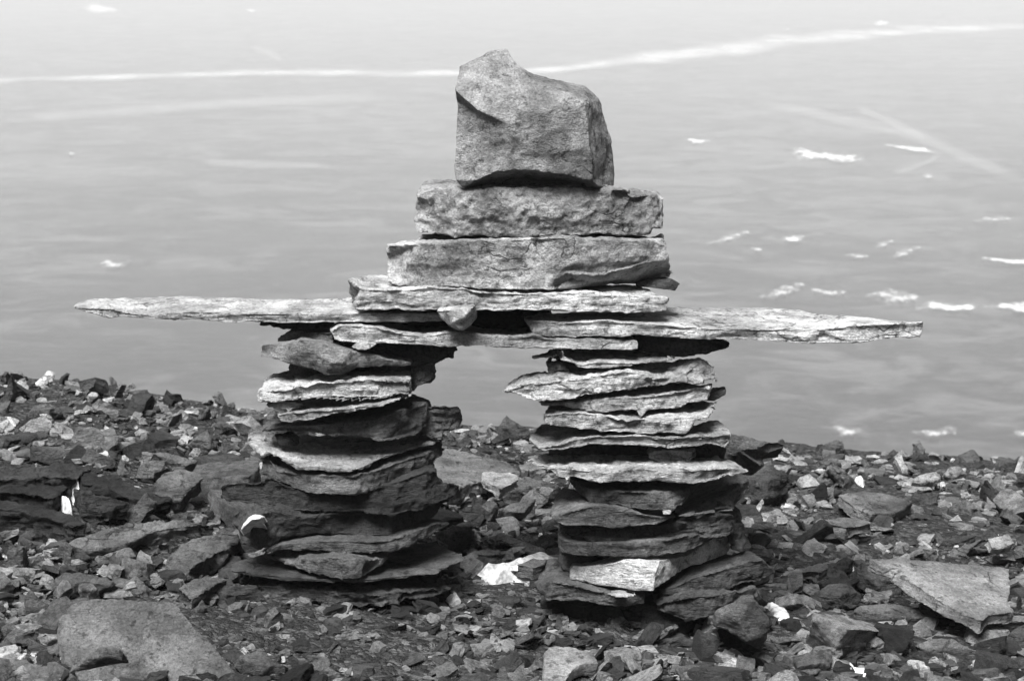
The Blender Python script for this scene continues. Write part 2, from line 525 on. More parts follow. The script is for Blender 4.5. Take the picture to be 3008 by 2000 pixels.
slab('thin wavy slab bridging the two legs beneath the arms',
     Z2((958, 300), (985, 280), (1040, 262), (1200, 268), (1390, 288), (1500, 322), (1700, 340), (1880, 322), (2030, 330), (2150, 355), (2352, 366)) + Z4((180, 343), (250, 335), (300, 330), (370, 350), (600, 362), (760, 353), (1040, 372), (1052, 395)),
     Z2((960, 320), (985, 380), (1040, 405), (1150, 415), (1350, 415), (1500, 425), (1730, 432), (1900, 440), (2130, 435), (2352, 446)) + Z4((130, 427), (400, 436), (800, 440), (1056, 440)),
     T=Z2((975, 312), (1045, 276), (1200, 282), (1390, 302), (1500, 337), (1700, 354), (1880, 336)),
     y0=-.035, dep=.3, tone=0.407, amp=.8, strata=.6, bulge=.01, smile=.1, cov=(960, 1900), voxel=.0044)

block('small rounded wedge stone propping the shoulder slab between the arms',
      W8((632, 300, .03), (660, 280, .045), (700, 279, .05), (720, 270, .04), (800, 264, .045), (890, 256, .05), (908, 268, .05), (905, 330, .04), (870, 392, .03), (825, 438, .02), (780, 438, .02), (720, 410, .02), (660, 350, .025)),
      [W8((632, 300, .03), (690, 300, .0), (800, 285, .0), (890, 275, .015)), W8((690, 300, .0), (740, 380, .0), (790, 425, .01)), W8((840, 330, -.01), (830, 400, .01))],
      y0=-.085, dep=.12, tone=0.378, voxel=.004, amp=.45, strata=.2, name='wedge_stone', cat='stone')

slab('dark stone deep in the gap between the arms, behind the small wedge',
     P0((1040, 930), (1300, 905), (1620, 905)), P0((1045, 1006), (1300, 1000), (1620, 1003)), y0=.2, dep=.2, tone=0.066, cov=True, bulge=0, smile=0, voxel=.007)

# ---- left leg
slab('thin dark chip under the left arm, highest stone of the left leg',
     Z2((418, 268), (430, 254), (520, 245), (720, 250), (980, 258)), Z2((425, 278), (500, 285), (600, 310), (700, 308), (980, 330)), y0=.06, dep=.25, tone=0.094, cov=True, bulge=.0, voxel=.004)
slab('small rough grey stone wedged below the left arm',
     Z2((560, 380), (640, 340), (720, 305), (790, 320), (1000, 330)), Z2((545, 402), (620, 402), (720, 400), (860, 450), (1000, 470)), y0=.0, dep=.25, tone=0.122, cov=True, bulge=.0, voxel=.0045)
slab('dark smooth faced stone with a squared left end, top of the left leg',
     Z2((428, 436), (490, 420), (600, 408), (700, 393), (735, 374), (830, 392), (930, 408), (1100, 452), (1230, 474), (1400, 480), (1600, 500)),
     Z2((435, 520), (470, 523), (580, 552), (712, 584), (760, 595), (850, 622), (940, 660), (1050, 661), (1110, 635), (1180, 602), (1300, 592), (1600, 592)),
     T=Z2((440, 440, .05), (600, 420, .02), (712, 404, .0), (735, 388), (830, 404), (930, 424), (1050, 455), (1140, 476), (1300, 505), (1400, 540), (1590, 560)),
     lines=[Z2((712, 404, .0), (716, 490, -.01), (712, 584, .0)), Z2((480, 434, .02), (480, 522, .02)), Z2((1140, 476), (1060, 560, -.03), (1050, 661)), Z2((840, 470, -.015), (960, 560, -.02), (1050, 661))],
     y0=-.06, dep=.34, tone=0.194, amp=.55, strata=.3, bulge=.05, smile=.25, cov=(850, 1250), voxel=.0044)
slab('black jagged slab jutting inwards between the legs, under the bridging slab',
     Z2((1250, 425), (1500, 428), (1880, 442), (1950, 462)), Z2((1260, 585), (1500, 585), (1600, 590), (1790, 560), (1860, 535), (1922, 522), (1918, 490), (1905, 478), (1950, 466)),
     y0=.05, dep=.25, tone=0.052, cov=True, bulge=.02, smile=.1, amp=1.2)
slab('small pale lens shaped chip pinched under the bridging slab on the left',
     Z2((1132, 440), (1165, 416), (1240, 408), (1325, 418)), Z2((1140, 450), (1190, 470), (1230, 472), (1270, 455), (1320, 422)), y0=-.055, dep=.08, tone=0.393, cov=True, voxel=.003, amp=.4, strata=.2, bulge=.02, smile=0, name='stone_chip', cat='stone')
slab('added dark filler stone blocking light under the smooth faced stone',
     Z2((665, 575), (735, 585), (1000, 590), (1600, 585)), Z2((640, 625), (735, 695), (1000, 710), (1600, 700)), y0=.06, dep=.25, tone=0.084, cov=True, bulge=.0)  # dark stone added inside the leg to keep light out of the gap
slab('rough dark knob at the inner side of the left leg',
     Z2((1560, 590), (1640, 570), (1782, 560), (1778, 640)), Z2((1560, 800), (1600, 800), (1650, 750), (1735, 735), (1770, 685)), y0=.03, dep=.22, tone=0.080, cov=True, bulge=.02, smile=0, amp=1.4)
slab('pale thick slab with a clean broken front, upper part of left leg',
     Z2((412, 785), (452, 745), (458, 700), (520, 655), (590, 634), (670, 620), (735, 660), (900, 655), (1200, 645), (1560, 628), (1588, 660)),
     Z2((410, 862), (560, 862), (690, 857), (760, 840), (1000, 830), (1300, 830), (1450, 815), (1560, 808), (1590, 780)),
     T=Z2((415, 785), (560, 770), (680, 765), (705, 745), (900, 712), (1100, 706), (1350, 696), (1560, 706), (1588, 702)),
     lines=[Z2((690, 760, -.0), (690, 857, -.0))],
     y0=-.075, dep=.34, tone=0.393, amp=1.0, strata=1.0, bulge=.02, smile=.2, cov=(860, 1210))
slab('small thin flake under the left end of the pale thick slab',
     Z2((463, 884), (480, 874), (600, 860), (700, 862), (772, 875)), Z2((470, 898), (500, 910), (640, 925), (740, 915), (774, 882)), y0=-.06, dep=.14, tone=0.291, cov=True, voxel=.0035, amp=.5, bulge=.02, smile=.1, name='stone_chip')
slab('thin slab tilted up to the right with a sunlit left top, upper left leg',
     Z2((543, 938), (600, 944), (680, 928), (830, 903), (1100, 878), (1300, 855), (1580, 810)),
     Z2((552, 980), (580, 1022), (700, 1022), (800, 1010), (1000, 965), (1200, 926), (1350, 900), (1500, 850), (1590, 826)),
     T=Z2((570, 958), (680, 942), (800, 932), (950, 922), (1100, 912), (1350, 885), (1500, 838)),
     y0=-.08, dep=.32, tone=0.349, amp=.8, strata=.8, bulge=.01, smile=0, cov=(850, 1210), voxel=.0044)
slab('thick dark slab with a pale left lip and ragged lower edge, left leg',
     Z2((440, 1075), (468, 1010), (520, 990), (600, 985), (1000, 960), (1300, 890), (1500, 840), (1700, 835), (1745, 862), (1745, 950)),
     Z2((432, 1092), (560, 1106), (600, 1122), (640, 1105), (700, 1098), (900, 1106), (1200, 1128), (1330, 1166), (1500, 1160), (1640, 1110), (1710, 1050), (1742, 980)),
     T=Z2((450, 1078), (600, 1045), (780, 1040), (1000, 1030), (1300, 1000), (1500, 930), (1700, 880)),
     y0=-.045, dep=.34, tone=0.123, amp=1.1, strata=.7, bulge=.03, smile=.45, cov=(830, 1220))
slab('rough striped slab end poking out on the right behind the dark slab, left leg',
     Z2((1500, 930), (1700, 905), (1800, 895), (1945, 905), (1980, 965)), Z2((1500, 1100), (1700, 1130), (1830, 1150), (1850, 1090), (1960, 1050), (1982, 990)),
     y0=.06, dep=.2, tone=0.132, amp=1.3, strata=1.6, bulge=.03, smile=.2)
slab('broad pale slab with a wide sunlit top and curved front edge, middle left leg',
     Z2((328, 1165), (345, 1105), (400, 1060), (450, 1040), (600, 1110), (900, 1120), (1350, 1120), (1700, 1090), (1790, 1085), (1830, 1130)),
     Z2((335, 1185), (410, 1252), (430, 1288), (500, 1262), (560, 1292), (640, 1352), (700, 1377), (900, 1392), (1130, 1407), (1250, 1372), (1350, 1312), (1500, 1262), (1650, 1212), (1760, 1192), (1828, 1150)),
     T=Z2((340, 1178), (400, 1215), (540, 1262), (640, 1320), (700, 1343), (900, 1358), (1050, 1378), (1140, 1384), (1250, 1348), (1350, 1290), (1450, 1262), (1650, 1195), (1800, 1150)),
     y0=-.12, dep=.36, tone=0.340, amp=.9, strata=.8, bulge=.0, smile=.75, cov=(800, 1250))
slab('dark pebble tucked in the shaded gap at left of the broad pale slab',
     Z2((540, 1120), (640, 1110), (740, 1130), (740, 1170)), Z2((545, 1190), (620, 1205), (720, 1205), (738, 1185)), y0=-.0, dep=.1, tone=0.054, cov=True, voxel=.0035, bulge=.02, smile=0, name='stone_chip')
slab('thick curved slab under the broad pale one, middle left leg',
     Z2((415, 1285), (500, 1298), (560, 1290), (640, 1345), (700, 1380), (900, 1395), (1150, 1408), (1350, 1312), (1500, 1262), (1700, 1208), (1820, 1155), (1842, 1230)),
     Z3((413, 105), (490, 122), (560, 165), (620, 192), (680, 225), (800, 252), (1000, 272), (1170, 272), (1350, 222), (1550, 150), (1700, 90), (1740, 50), (1838, -35)),
     T=Z2((420, 1298), (505, 1310), (560, 1392), (700, 1412), (900, 1424), (1150, 1430), (1350, 1380), (1500, 1320), (1700, 1260), (1825, 1195)),
     lines=[Z3((505, -45), (500, 40, -.0), (490, 122)), ],
     y0=-.11, dep=.36, tone=0.116, amp=1.0, strata=.5, bulge=.0, smile=.7, cov=(770, 1260))
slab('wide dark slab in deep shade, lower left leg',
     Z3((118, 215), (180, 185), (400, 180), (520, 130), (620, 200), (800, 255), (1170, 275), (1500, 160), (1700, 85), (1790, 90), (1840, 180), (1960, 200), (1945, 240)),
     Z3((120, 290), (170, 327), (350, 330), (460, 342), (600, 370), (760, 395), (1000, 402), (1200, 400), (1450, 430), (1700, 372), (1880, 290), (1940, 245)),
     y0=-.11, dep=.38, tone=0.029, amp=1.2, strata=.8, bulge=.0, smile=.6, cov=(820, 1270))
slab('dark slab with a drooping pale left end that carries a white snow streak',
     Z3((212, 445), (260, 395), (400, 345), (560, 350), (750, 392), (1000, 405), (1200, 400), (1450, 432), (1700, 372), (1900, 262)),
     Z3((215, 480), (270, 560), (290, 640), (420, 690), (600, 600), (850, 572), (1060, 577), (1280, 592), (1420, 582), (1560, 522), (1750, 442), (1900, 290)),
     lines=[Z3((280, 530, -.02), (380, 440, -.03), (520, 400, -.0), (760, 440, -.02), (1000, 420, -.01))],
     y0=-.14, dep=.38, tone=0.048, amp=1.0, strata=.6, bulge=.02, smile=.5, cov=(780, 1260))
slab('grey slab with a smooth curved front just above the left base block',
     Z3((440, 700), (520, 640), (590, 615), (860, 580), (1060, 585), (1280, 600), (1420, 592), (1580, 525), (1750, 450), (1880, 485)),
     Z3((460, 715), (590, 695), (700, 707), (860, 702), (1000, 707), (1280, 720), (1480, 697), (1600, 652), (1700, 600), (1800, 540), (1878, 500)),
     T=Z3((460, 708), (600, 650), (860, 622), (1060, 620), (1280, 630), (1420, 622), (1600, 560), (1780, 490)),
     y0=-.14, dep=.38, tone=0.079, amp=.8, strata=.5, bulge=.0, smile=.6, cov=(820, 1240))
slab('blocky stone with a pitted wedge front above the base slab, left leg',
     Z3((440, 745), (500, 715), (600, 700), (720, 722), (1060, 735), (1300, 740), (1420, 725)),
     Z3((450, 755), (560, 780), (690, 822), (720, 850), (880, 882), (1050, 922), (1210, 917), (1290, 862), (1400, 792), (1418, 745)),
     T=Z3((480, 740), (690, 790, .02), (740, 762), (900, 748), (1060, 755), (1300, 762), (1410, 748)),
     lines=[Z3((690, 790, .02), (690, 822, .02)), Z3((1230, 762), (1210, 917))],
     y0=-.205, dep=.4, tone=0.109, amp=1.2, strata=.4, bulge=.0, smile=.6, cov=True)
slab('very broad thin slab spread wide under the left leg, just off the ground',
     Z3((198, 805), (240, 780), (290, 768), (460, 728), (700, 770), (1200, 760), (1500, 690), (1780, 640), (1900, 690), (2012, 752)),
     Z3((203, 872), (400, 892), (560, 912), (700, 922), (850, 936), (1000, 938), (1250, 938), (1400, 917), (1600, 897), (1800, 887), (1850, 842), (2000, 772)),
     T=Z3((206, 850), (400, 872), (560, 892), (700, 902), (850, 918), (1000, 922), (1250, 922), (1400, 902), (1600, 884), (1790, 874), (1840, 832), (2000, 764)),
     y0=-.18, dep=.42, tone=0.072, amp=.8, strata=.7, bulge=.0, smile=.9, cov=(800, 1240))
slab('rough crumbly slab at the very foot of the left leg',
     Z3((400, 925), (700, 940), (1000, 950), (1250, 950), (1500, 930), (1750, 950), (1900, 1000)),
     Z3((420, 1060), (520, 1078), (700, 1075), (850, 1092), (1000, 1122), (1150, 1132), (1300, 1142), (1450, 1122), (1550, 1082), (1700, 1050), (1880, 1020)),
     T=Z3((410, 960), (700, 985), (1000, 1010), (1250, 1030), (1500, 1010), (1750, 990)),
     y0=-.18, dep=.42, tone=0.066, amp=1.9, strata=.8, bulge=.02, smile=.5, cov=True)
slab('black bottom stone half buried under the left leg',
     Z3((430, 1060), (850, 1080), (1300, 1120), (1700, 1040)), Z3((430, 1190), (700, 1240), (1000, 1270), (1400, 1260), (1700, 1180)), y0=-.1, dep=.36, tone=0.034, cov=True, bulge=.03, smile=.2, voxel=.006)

# ---- right leg
slab('black slab with a blunt tip under the right arm, top of right leg',
     Z4((1000, 350), (1050, 335), (1100, 322), (1340, 352), (1700, 372), (1742, 408)), Z4((1010, 450), (1300, 495), (1500, 482), (1560, 466), (1650, 442), (1720, 432), (1740, 415)), y0=.03, dep=.22, tone=0.071, cov=True, bulge=.03, smile=.1)
slab('pale ragged slab with a long dark pointed tip on its left, upper right leg',
     Z4((255, 508), (310, 480), (370, 455), (410, 436), (520, 440), (700, 440), (1050, 450), (1310, 478), (1320, 500)),
     Z4((262, 512), (400, 523), (500, 516), (580, 546), (612, 577), (700, 580), (850, 577), (1000, 571), (1100, 546), (1310, 520)),
     T=Z4((440, 518, .03), (530, 512), (620, 545), (800, 527), (1000, 532), (1150, 527), (1310, 507)),
     lines=[Z4((440, 518, .03), (470, 480, .06), (500, 444))],
     y0=-.05, dep=.32, tone=0.393, amp=.9, strata=.9, bulge=.02, smile=.1, cov=(1640, 1980), voxel=.0044)
slab('small dark chock stone under the pointed tip, right leg',
     Z4((383, 548), (430, 530), (500, 520), (560, 545), (700, 570)), Z4((390, 590), (402, 637), (450, 640), (600, 622), (700, 620)), lines=[Z4((500, 522, -.01), (480, 580, -.02), (405, 632))], y0=.02, dep=.2, tone=0.113, cov=True, voxel=.004, bulge=.0, smile=0)
slab('big pale sloping slab with a round dark right end, upper right leg',
     Z4((68, 744), (85, 705), (110, 680), (200, 622), (380, 588), (420, 612), (690, 600), (1000, 575), (1100, 560), (1300, 530), (1400, 505), (1500, 490), (1570, 515), (1620, 590), (1642, 650)),
     Z4((72, 750), (160, 762), (220, 792), (280, 810), (450, 800), (600, 790), (750, 757), (950, 737), (1150, 707), (1380, 682), (1500, 697), (1635, 672)),
     T=Z4((80, 742), (230, 692), (500, 668), (650, 650), (750, 628), (980, 602), (1100, 618), (1200, 650), (1350, 590, .05), (1500, 530, .06), (1600, 560, .07)),
     lines=[Z4((1100, 618), (1170, 665, -.01), (1230, 690)), Z4((1200, 650), (1380, 620, .02), (1620, 640, .05))],
     y0=-.08, dep=.34, tone=0.422, amp=1.2, strata=1.0, bulge=.02, smile=.15, cov=(1640, 1960))
slab('grey slab with a pale shaded belly below the big sloping slab',
     Z4((328, 812), (500, 780), (700, 760), (1100, 715), (1380, 688), (1500, 702), (1595, 690), (1580, 750)),
     Z4((340, 846), (400, 852), (620, 862), (700, 892), (820, 893), (900, 880), (1100, 886), (1350, 862), (1420, 826), (1560, 806)),
     T=Z4((350, 835), (620, 822), (850, 792), (1050, 786), (1250, 762), (1480, 722), (1580, 720)),
     y0=-.065, dep=.32, tone=0.335, amp=.8, strata=.7, bulge=.03, smile=.2, cov=(1590, 2050))
slab('small thin shard pointing out to the right from the right leg',
     Z4((1550, 770), (1600, 715), (1690, 708), (1702, 732)), Z4((1540, 805), (1600, 812), (1690, 765), (1702, 742)), T=Z4((1555, 790), (1620, 768), (1700, 735)), y0=.05, dep=.16, tone=0.113, voxel=.0038, amp=.5, strata=.4, bulge=0, smile=0, name='stone_shard')
slab('tiny pale triangular chip pinched between two slabs, right leg',
     Z4((1038, 886), (1080, 882), (1116, 888)), Z4((1052, 912), (1072, 946), (1100, 915)), y0=-.085, dep=.05, tone=0.407, cov=True, voxel=.0026, amp=.3, strata=.1, bulge=0, smile=0, name='stone_chip')
slab('pale squared slab with a rough dark right side, right leg',
     Z4((358, 912), (400, 872), (620, 865), (1000, 890), (1350, 865), (1500, 818), (1620, 818), (1622, 860)),
     Z4((358, 960), (380, 986), (460, 1002), (620, 1022), (800, 1042), (1000, 1052), (1200, 1057), (1410, 1052), (1440, 1010), (1470, 950), (1560, 938), (1618, 880)),
     T=Z4((362, 920), (500, 902), (700, 906), (1000, 944), (1100, 940), (1300, 930), (1465, 932), (1560, 890, .03), (1618, 850, .06)),
     lines=[Z4((1465, 932), (1410, 1052))],
     y0=-.09, dep=.34, tone=0.364, amp=1.1, strata=.8, bulge=.01, smile=.2, cov=(1600, 2050))
slab('wide slab with dark sloping shoulders and a pale right front, right leg',
     Z4((252, 1088), (300, 1030), (360, 983), (460, 1000), (480, 1030), (700, 1040), (1400, 1045), (1480, 990), (1580, 948), (1650, 960), (1720, 1010), (1735, 1050)),
     Z4((258, 1098), (320, 1162), (370, 1182), (500, 1177), (570, 1157), (700, 1142), (830, 1137), (1000, 1132), (1160, 1142), (1320, 1162), (1420, 1142), (1560, 1132), (1680, 1162), (1732, 1120)),
     T=Z4((262, 1095), (330, 1150), (480, 1130), (600, 1090), (720, 1067), (1000, 1072), (1300, 1082), (1640, 1064), (1732, 1062)),
     lines=[Z4((1640, 1064), (1640, 1145))],
     y0=-.10, dep=.36, tone=0.291, amp=.9, strata=.9, bulge=.04, smile=.15, cov=(1640, 2020))
slab('small pale chock stone in the dark slot under the wide slab',
     Z4((1105, 1190), (1160, 1165), (1250, 1162), (1470, 1170), (1480, 1200)), Z4((1120, 1222), (1150, 1245), (1260, 1282), (1310, 1270), (1440, 1256), (1478, 1220)), lines=[Z4((1275, 1166), (1270, 1276))], y0=-.06, dep=.14, tone=0.291, cov=True, voxel=.004, bulge=.02, smile=0)
slab('added dark filler stone blocking light behind the slot under the wide slab',
     Z4((380, 1160), (800, 1125), (1300, 1140), (1700, 1140), (1710, 1200)), Z4((390, 1215), (800, 1235), (1300, 1300), (1690, 1290)), y0=.04, dep=.2, tone=0.066, cov=True, bulge=0, smile=0, voxel=.006)  # added backing that stops light coming through the slot
slab('broad slab with a sunlit top shelf, middle of right leg',
     Z4((238, 1252), (340, 1190), (450, 1200), (800, 1195), (1300, 1250), (1500, 1270), (1700, 1230), (1780, 1280), (1862, 1320)),
     Z4((245, 1262), (400, 1322), (500, 1372), (560, 1370), (700, 1402), (790, 1412), (900, 1397), (1050, 1407), (1200, 1397), (1400, 1412), (1580, 1402), (1700, 1362), (1862, 1330)),
     T=Z4((242, 1258), (400, 1300), (520, 1302), (700, 1322), (850, 1337), (1000, 1312), (1250, 1317), (1550, 1322), (1700, 1300), (1860, 1325)),
     y0=-.14, dep=.38, tone=0.341, amp=1.0, strata=.8, bulge=.02, smile=.45, cov=(1640, 2060))
slab('bowl shaped grey slab below the sunlit shelf, right leg',
     Z5((545, -20), (600, -10), (700, 20), (1100, 30), (1400, 20), (1530, 10)),
     Z5((560, 40), (620, 120), (700, 192), (850, 202), (1000, 228), (1100, 242), (1300, 252), (1370, 205), (1440, 130), (1520, 40)),
     T=Z5((552, 0), (640, 60), (720, 90), (860, 105), (1200, 118), (1420, 95), (1500, 40)),
     y0=-.14, dep=.36, tone=0.103, amp=.9, strata=.7, bulge=.0, smile=.55, cov=True)
slab('dark curved slab with a paler rim at the right side of the right leg',
     Z5((1300, 150), (1500, 40), (1700, -10), (1800, -22), (1870, 10), (1872, 60)), Z5((1300, 278), (1500, 258), (1640, 240), (1750, 222), (1820, 152), (1870, 80)),
     T=Z5((1350, 265), (1500, 215), (1620, 165), (1700, 130), (1780, 60), (1862, 30)), y0=-.06, dep=.3, tone=0.092, amp=.8, strata=.5, bulge=.0, smile=.5, cov=True)
slab('wavy topped grey slab with a sloping left flank, lower right leg',
     Z5((412, 280), (425, 190), (470, 120), (520, 78), (600, 100), (700, 185), (820, 195), (960, 225), (1100, 265), (1300, 275), (1500, 250), (1750, 230)),
     Z5((415, 300), (470, 345), (520, 362), (700, 367), (880, 377), (1000, 367), (1180, 352), (1300, 302), (1500, 278), (1750, 245)),
     T=Z5((420, 295), (500, 272), (650, 227), (800, 207), (930, 227), (1060, 272), (1200, 292), (1340, 287), (1500, 265), (1740, 240)),
     y0=-.15, dep=.36, tone=0.118, amp=.7, strata=.4, bulge=.0, smile=.4, cov=(1720, 2100))
slab('tiny pale pebble lying on the wavy topped slab',
     Z5((1226, 264), (1240, 252), (1290, 246), (1298, 264)), Z5((1235, 272), (1260, 277), (1292, 272)), y0=-.165, dep=.04, tone=0.436, cov=True, voxel=.0026, amp=.3, strata=0, bulge=0, smile=0, name='stone_chip')
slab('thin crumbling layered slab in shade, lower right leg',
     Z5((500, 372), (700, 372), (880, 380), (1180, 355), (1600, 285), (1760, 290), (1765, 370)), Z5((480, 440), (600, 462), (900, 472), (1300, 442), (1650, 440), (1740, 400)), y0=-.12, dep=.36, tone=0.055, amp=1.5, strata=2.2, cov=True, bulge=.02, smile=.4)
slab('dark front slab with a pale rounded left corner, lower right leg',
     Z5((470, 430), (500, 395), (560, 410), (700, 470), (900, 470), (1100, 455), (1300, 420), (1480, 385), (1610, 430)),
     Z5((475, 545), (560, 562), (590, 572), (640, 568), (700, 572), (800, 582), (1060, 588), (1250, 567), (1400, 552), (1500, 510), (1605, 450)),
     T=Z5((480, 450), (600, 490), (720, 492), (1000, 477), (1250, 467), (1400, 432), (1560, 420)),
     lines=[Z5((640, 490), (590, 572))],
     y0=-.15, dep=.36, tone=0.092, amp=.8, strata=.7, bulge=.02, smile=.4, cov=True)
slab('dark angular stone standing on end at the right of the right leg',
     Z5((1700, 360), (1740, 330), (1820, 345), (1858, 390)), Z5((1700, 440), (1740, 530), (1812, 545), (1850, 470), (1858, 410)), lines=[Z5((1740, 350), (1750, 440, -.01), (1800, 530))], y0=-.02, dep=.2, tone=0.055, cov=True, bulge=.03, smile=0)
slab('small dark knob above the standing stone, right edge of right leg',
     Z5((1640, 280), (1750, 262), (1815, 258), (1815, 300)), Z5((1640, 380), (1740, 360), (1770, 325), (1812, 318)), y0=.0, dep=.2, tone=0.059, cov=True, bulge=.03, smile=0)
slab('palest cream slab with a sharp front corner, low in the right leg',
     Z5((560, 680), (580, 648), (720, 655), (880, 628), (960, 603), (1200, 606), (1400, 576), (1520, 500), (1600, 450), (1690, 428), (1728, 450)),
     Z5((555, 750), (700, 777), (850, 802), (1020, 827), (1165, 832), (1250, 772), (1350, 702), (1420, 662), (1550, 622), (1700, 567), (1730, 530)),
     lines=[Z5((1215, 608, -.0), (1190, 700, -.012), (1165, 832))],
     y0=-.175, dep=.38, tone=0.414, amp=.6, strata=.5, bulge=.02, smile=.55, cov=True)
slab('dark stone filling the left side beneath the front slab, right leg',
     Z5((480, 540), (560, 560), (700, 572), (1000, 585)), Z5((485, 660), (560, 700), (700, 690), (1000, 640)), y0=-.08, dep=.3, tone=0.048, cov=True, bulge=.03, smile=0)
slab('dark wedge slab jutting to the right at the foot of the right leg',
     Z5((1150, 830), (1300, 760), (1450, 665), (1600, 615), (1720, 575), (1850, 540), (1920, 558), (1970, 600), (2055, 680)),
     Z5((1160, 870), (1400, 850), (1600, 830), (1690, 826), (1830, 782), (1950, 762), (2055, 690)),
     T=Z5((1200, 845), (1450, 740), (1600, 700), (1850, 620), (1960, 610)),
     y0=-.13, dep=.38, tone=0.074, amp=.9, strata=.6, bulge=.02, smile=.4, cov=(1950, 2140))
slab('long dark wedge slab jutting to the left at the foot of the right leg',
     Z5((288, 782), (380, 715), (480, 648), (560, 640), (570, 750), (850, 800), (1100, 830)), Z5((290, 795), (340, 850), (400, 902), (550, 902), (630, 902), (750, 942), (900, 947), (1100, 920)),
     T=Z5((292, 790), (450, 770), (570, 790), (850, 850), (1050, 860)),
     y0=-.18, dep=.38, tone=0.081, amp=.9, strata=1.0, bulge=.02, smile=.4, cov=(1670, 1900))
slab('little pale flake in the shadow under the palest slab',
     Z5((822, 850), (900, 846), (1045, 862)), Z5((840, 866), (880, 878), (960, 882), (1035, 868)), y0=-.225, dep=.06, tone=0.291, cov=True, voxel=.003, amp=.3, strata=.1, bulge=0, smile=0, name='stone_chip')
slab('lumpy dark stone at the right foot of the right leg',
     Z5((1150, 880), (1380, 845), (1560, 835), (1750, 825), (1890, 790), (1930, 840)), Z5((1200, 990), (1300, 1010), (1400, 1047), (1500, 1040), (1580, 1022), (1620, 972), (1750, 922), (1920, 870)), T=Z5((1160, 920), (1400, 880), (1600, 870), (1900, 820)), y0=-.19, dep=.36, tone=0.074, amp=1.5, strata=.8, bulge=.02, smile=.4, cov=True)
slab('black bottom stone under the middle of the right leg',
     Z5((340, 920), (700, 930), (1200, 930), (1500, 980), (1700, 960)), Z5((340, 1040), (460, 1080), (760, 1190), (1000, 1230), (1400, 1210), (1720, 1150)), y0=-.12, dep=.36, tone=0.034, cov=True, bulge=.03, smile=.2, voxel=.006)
# ------------------------------------------------------------------ ground sheet
def _axis(lo, hi, st, far_lo, far_hi, n=26):
    a = list(np.arange(lo, hi, st))
    b = list(hi + (far_hi - hi) * (np.linspace(0, 1, n) ** 3))
    c = list(lo - (lo - far_lo) * (np.linspace(0, 1, n) ** 3))[1:][::-1]
    return np.array(c + a + b)
GX = _axis(-3.2, 3.2, .025, -90, 90); GY = _axis(-1.3, 8.5, .03, -14, 78)
XX, YY = np.meshgrid(GX, GY)
ZZ = ground_np(XX.ravel(), YY.ravel())
_p = np.stack([XX.ravel() * 2.2, YY.ravel() * 2.2, XX.ravel() * 0], 1)
ZZ = ZZ + (fbm(_p, 3) - .5) * .05 + (fbm(_p * 7 + 9, 3) - .5) * .022
ny, nx = XX.shape
ii = np.arange(nx * ny).reshape(ny, nx)
quads = np.stack([ii[:-1, :-1], ii[:-1, 1:], ii[1:, 1:], ii[1:, :-1]], -1).reshape(-1, 4)
gm = bpy.data.meshes.new('ground')
gm.from_pydata(np.stack([XX.ravel(), YY.ravel(), ZZ], 1).tolist(), [], quads.tolist())
gm.polygons.foreach_set('use_smooth', [True] * len(gm.polygons))

def gravel_mat():
    m = bpy.data.materials.new('dark_gravel'); m.use_nodes = True
    nt = m.node_tree; L = nt.links; b = nt.nodes['Principled BSDF']
    b.inputs['Roughness'].default_value = .92; b.inputs['Specular IOR Level'].default_value = .2
    tc = nt.nodes.new('ShaderNodeTexCoord')
    v = nd(nt, 'ShaderNodeTexVoronoi'); v.inputs['Scale'].default_value = 75; L.new(tc.outputs['Object'], v.inputs['Vector'])
    v2 = nd(nt, 'ShaderNodeTexVoronoi'); v2.inputs['Scale'].default_value = 190; L.new(tc.outputs['Object'], v2.inputs['Vector'])
    bwn = nt.nodes.new('ShaderNodeRGBToBW'); L.new(v.outputs['Color'], bwn.inputs[0])
    r = ramp(nt, [(.15, .015), (.6, .04), (.85, .10)]); L.new(bwn.outputs[0], r.inputs[0])
    n = nd(nt, 'ShaderNodeTexNoise'); n.inputs['Scale'].default_value = 60; n.inputs['Detail'].default_value = 8
    L.new(tc.outputs['Object'], n.inputs['Vector'])
    L.new(math_(nt, 'MULTIPLY', r.outputs[0], math_(nt, 'ADD', n.outputs['Fac'], .35)), b.inputs['Base Color'])
    h = math_(nt, 'ADD', math_(nt, 'MULTIPLY', v.outputs['Distance'], -1.0), math_(nt, 'MULTIPLY', v2.outputs['Distance'], -.5))
    h = math_(nt, 'ADD', h, n.outputs['Fac'])
    bp = nd(nt, 'ShaderNodeBump'); bp.inputs['Strength'].default_value = 1; bp.inputs['Distance'].default_value = .02
    L.new(h, bp.inputs['Height']); L.new(bp.outputs[0], b.inputs['Normal'])
    return m
go = link_mesh('ground', gm, gravel_mat())
tag(go, kind='structure')

# ------------------------------------------------------------------ rocks of the ground that can be told apart
HERO = []                       # (pixel outline box, name used by neighbours' labels)
GR = 'rocks lying on the hilltop'
def rock(kind, label, outline, mark=None, **kw):
    o = (lay if kind == 'lay' else lump)(label, outline, group=GR, **kw)
    xs = [p[0] for p in outline]; ys = [p[1] for p in outline]
    HERO.append((min(xs), min(ys), max(xs), max(ys), mark, o))
    return o
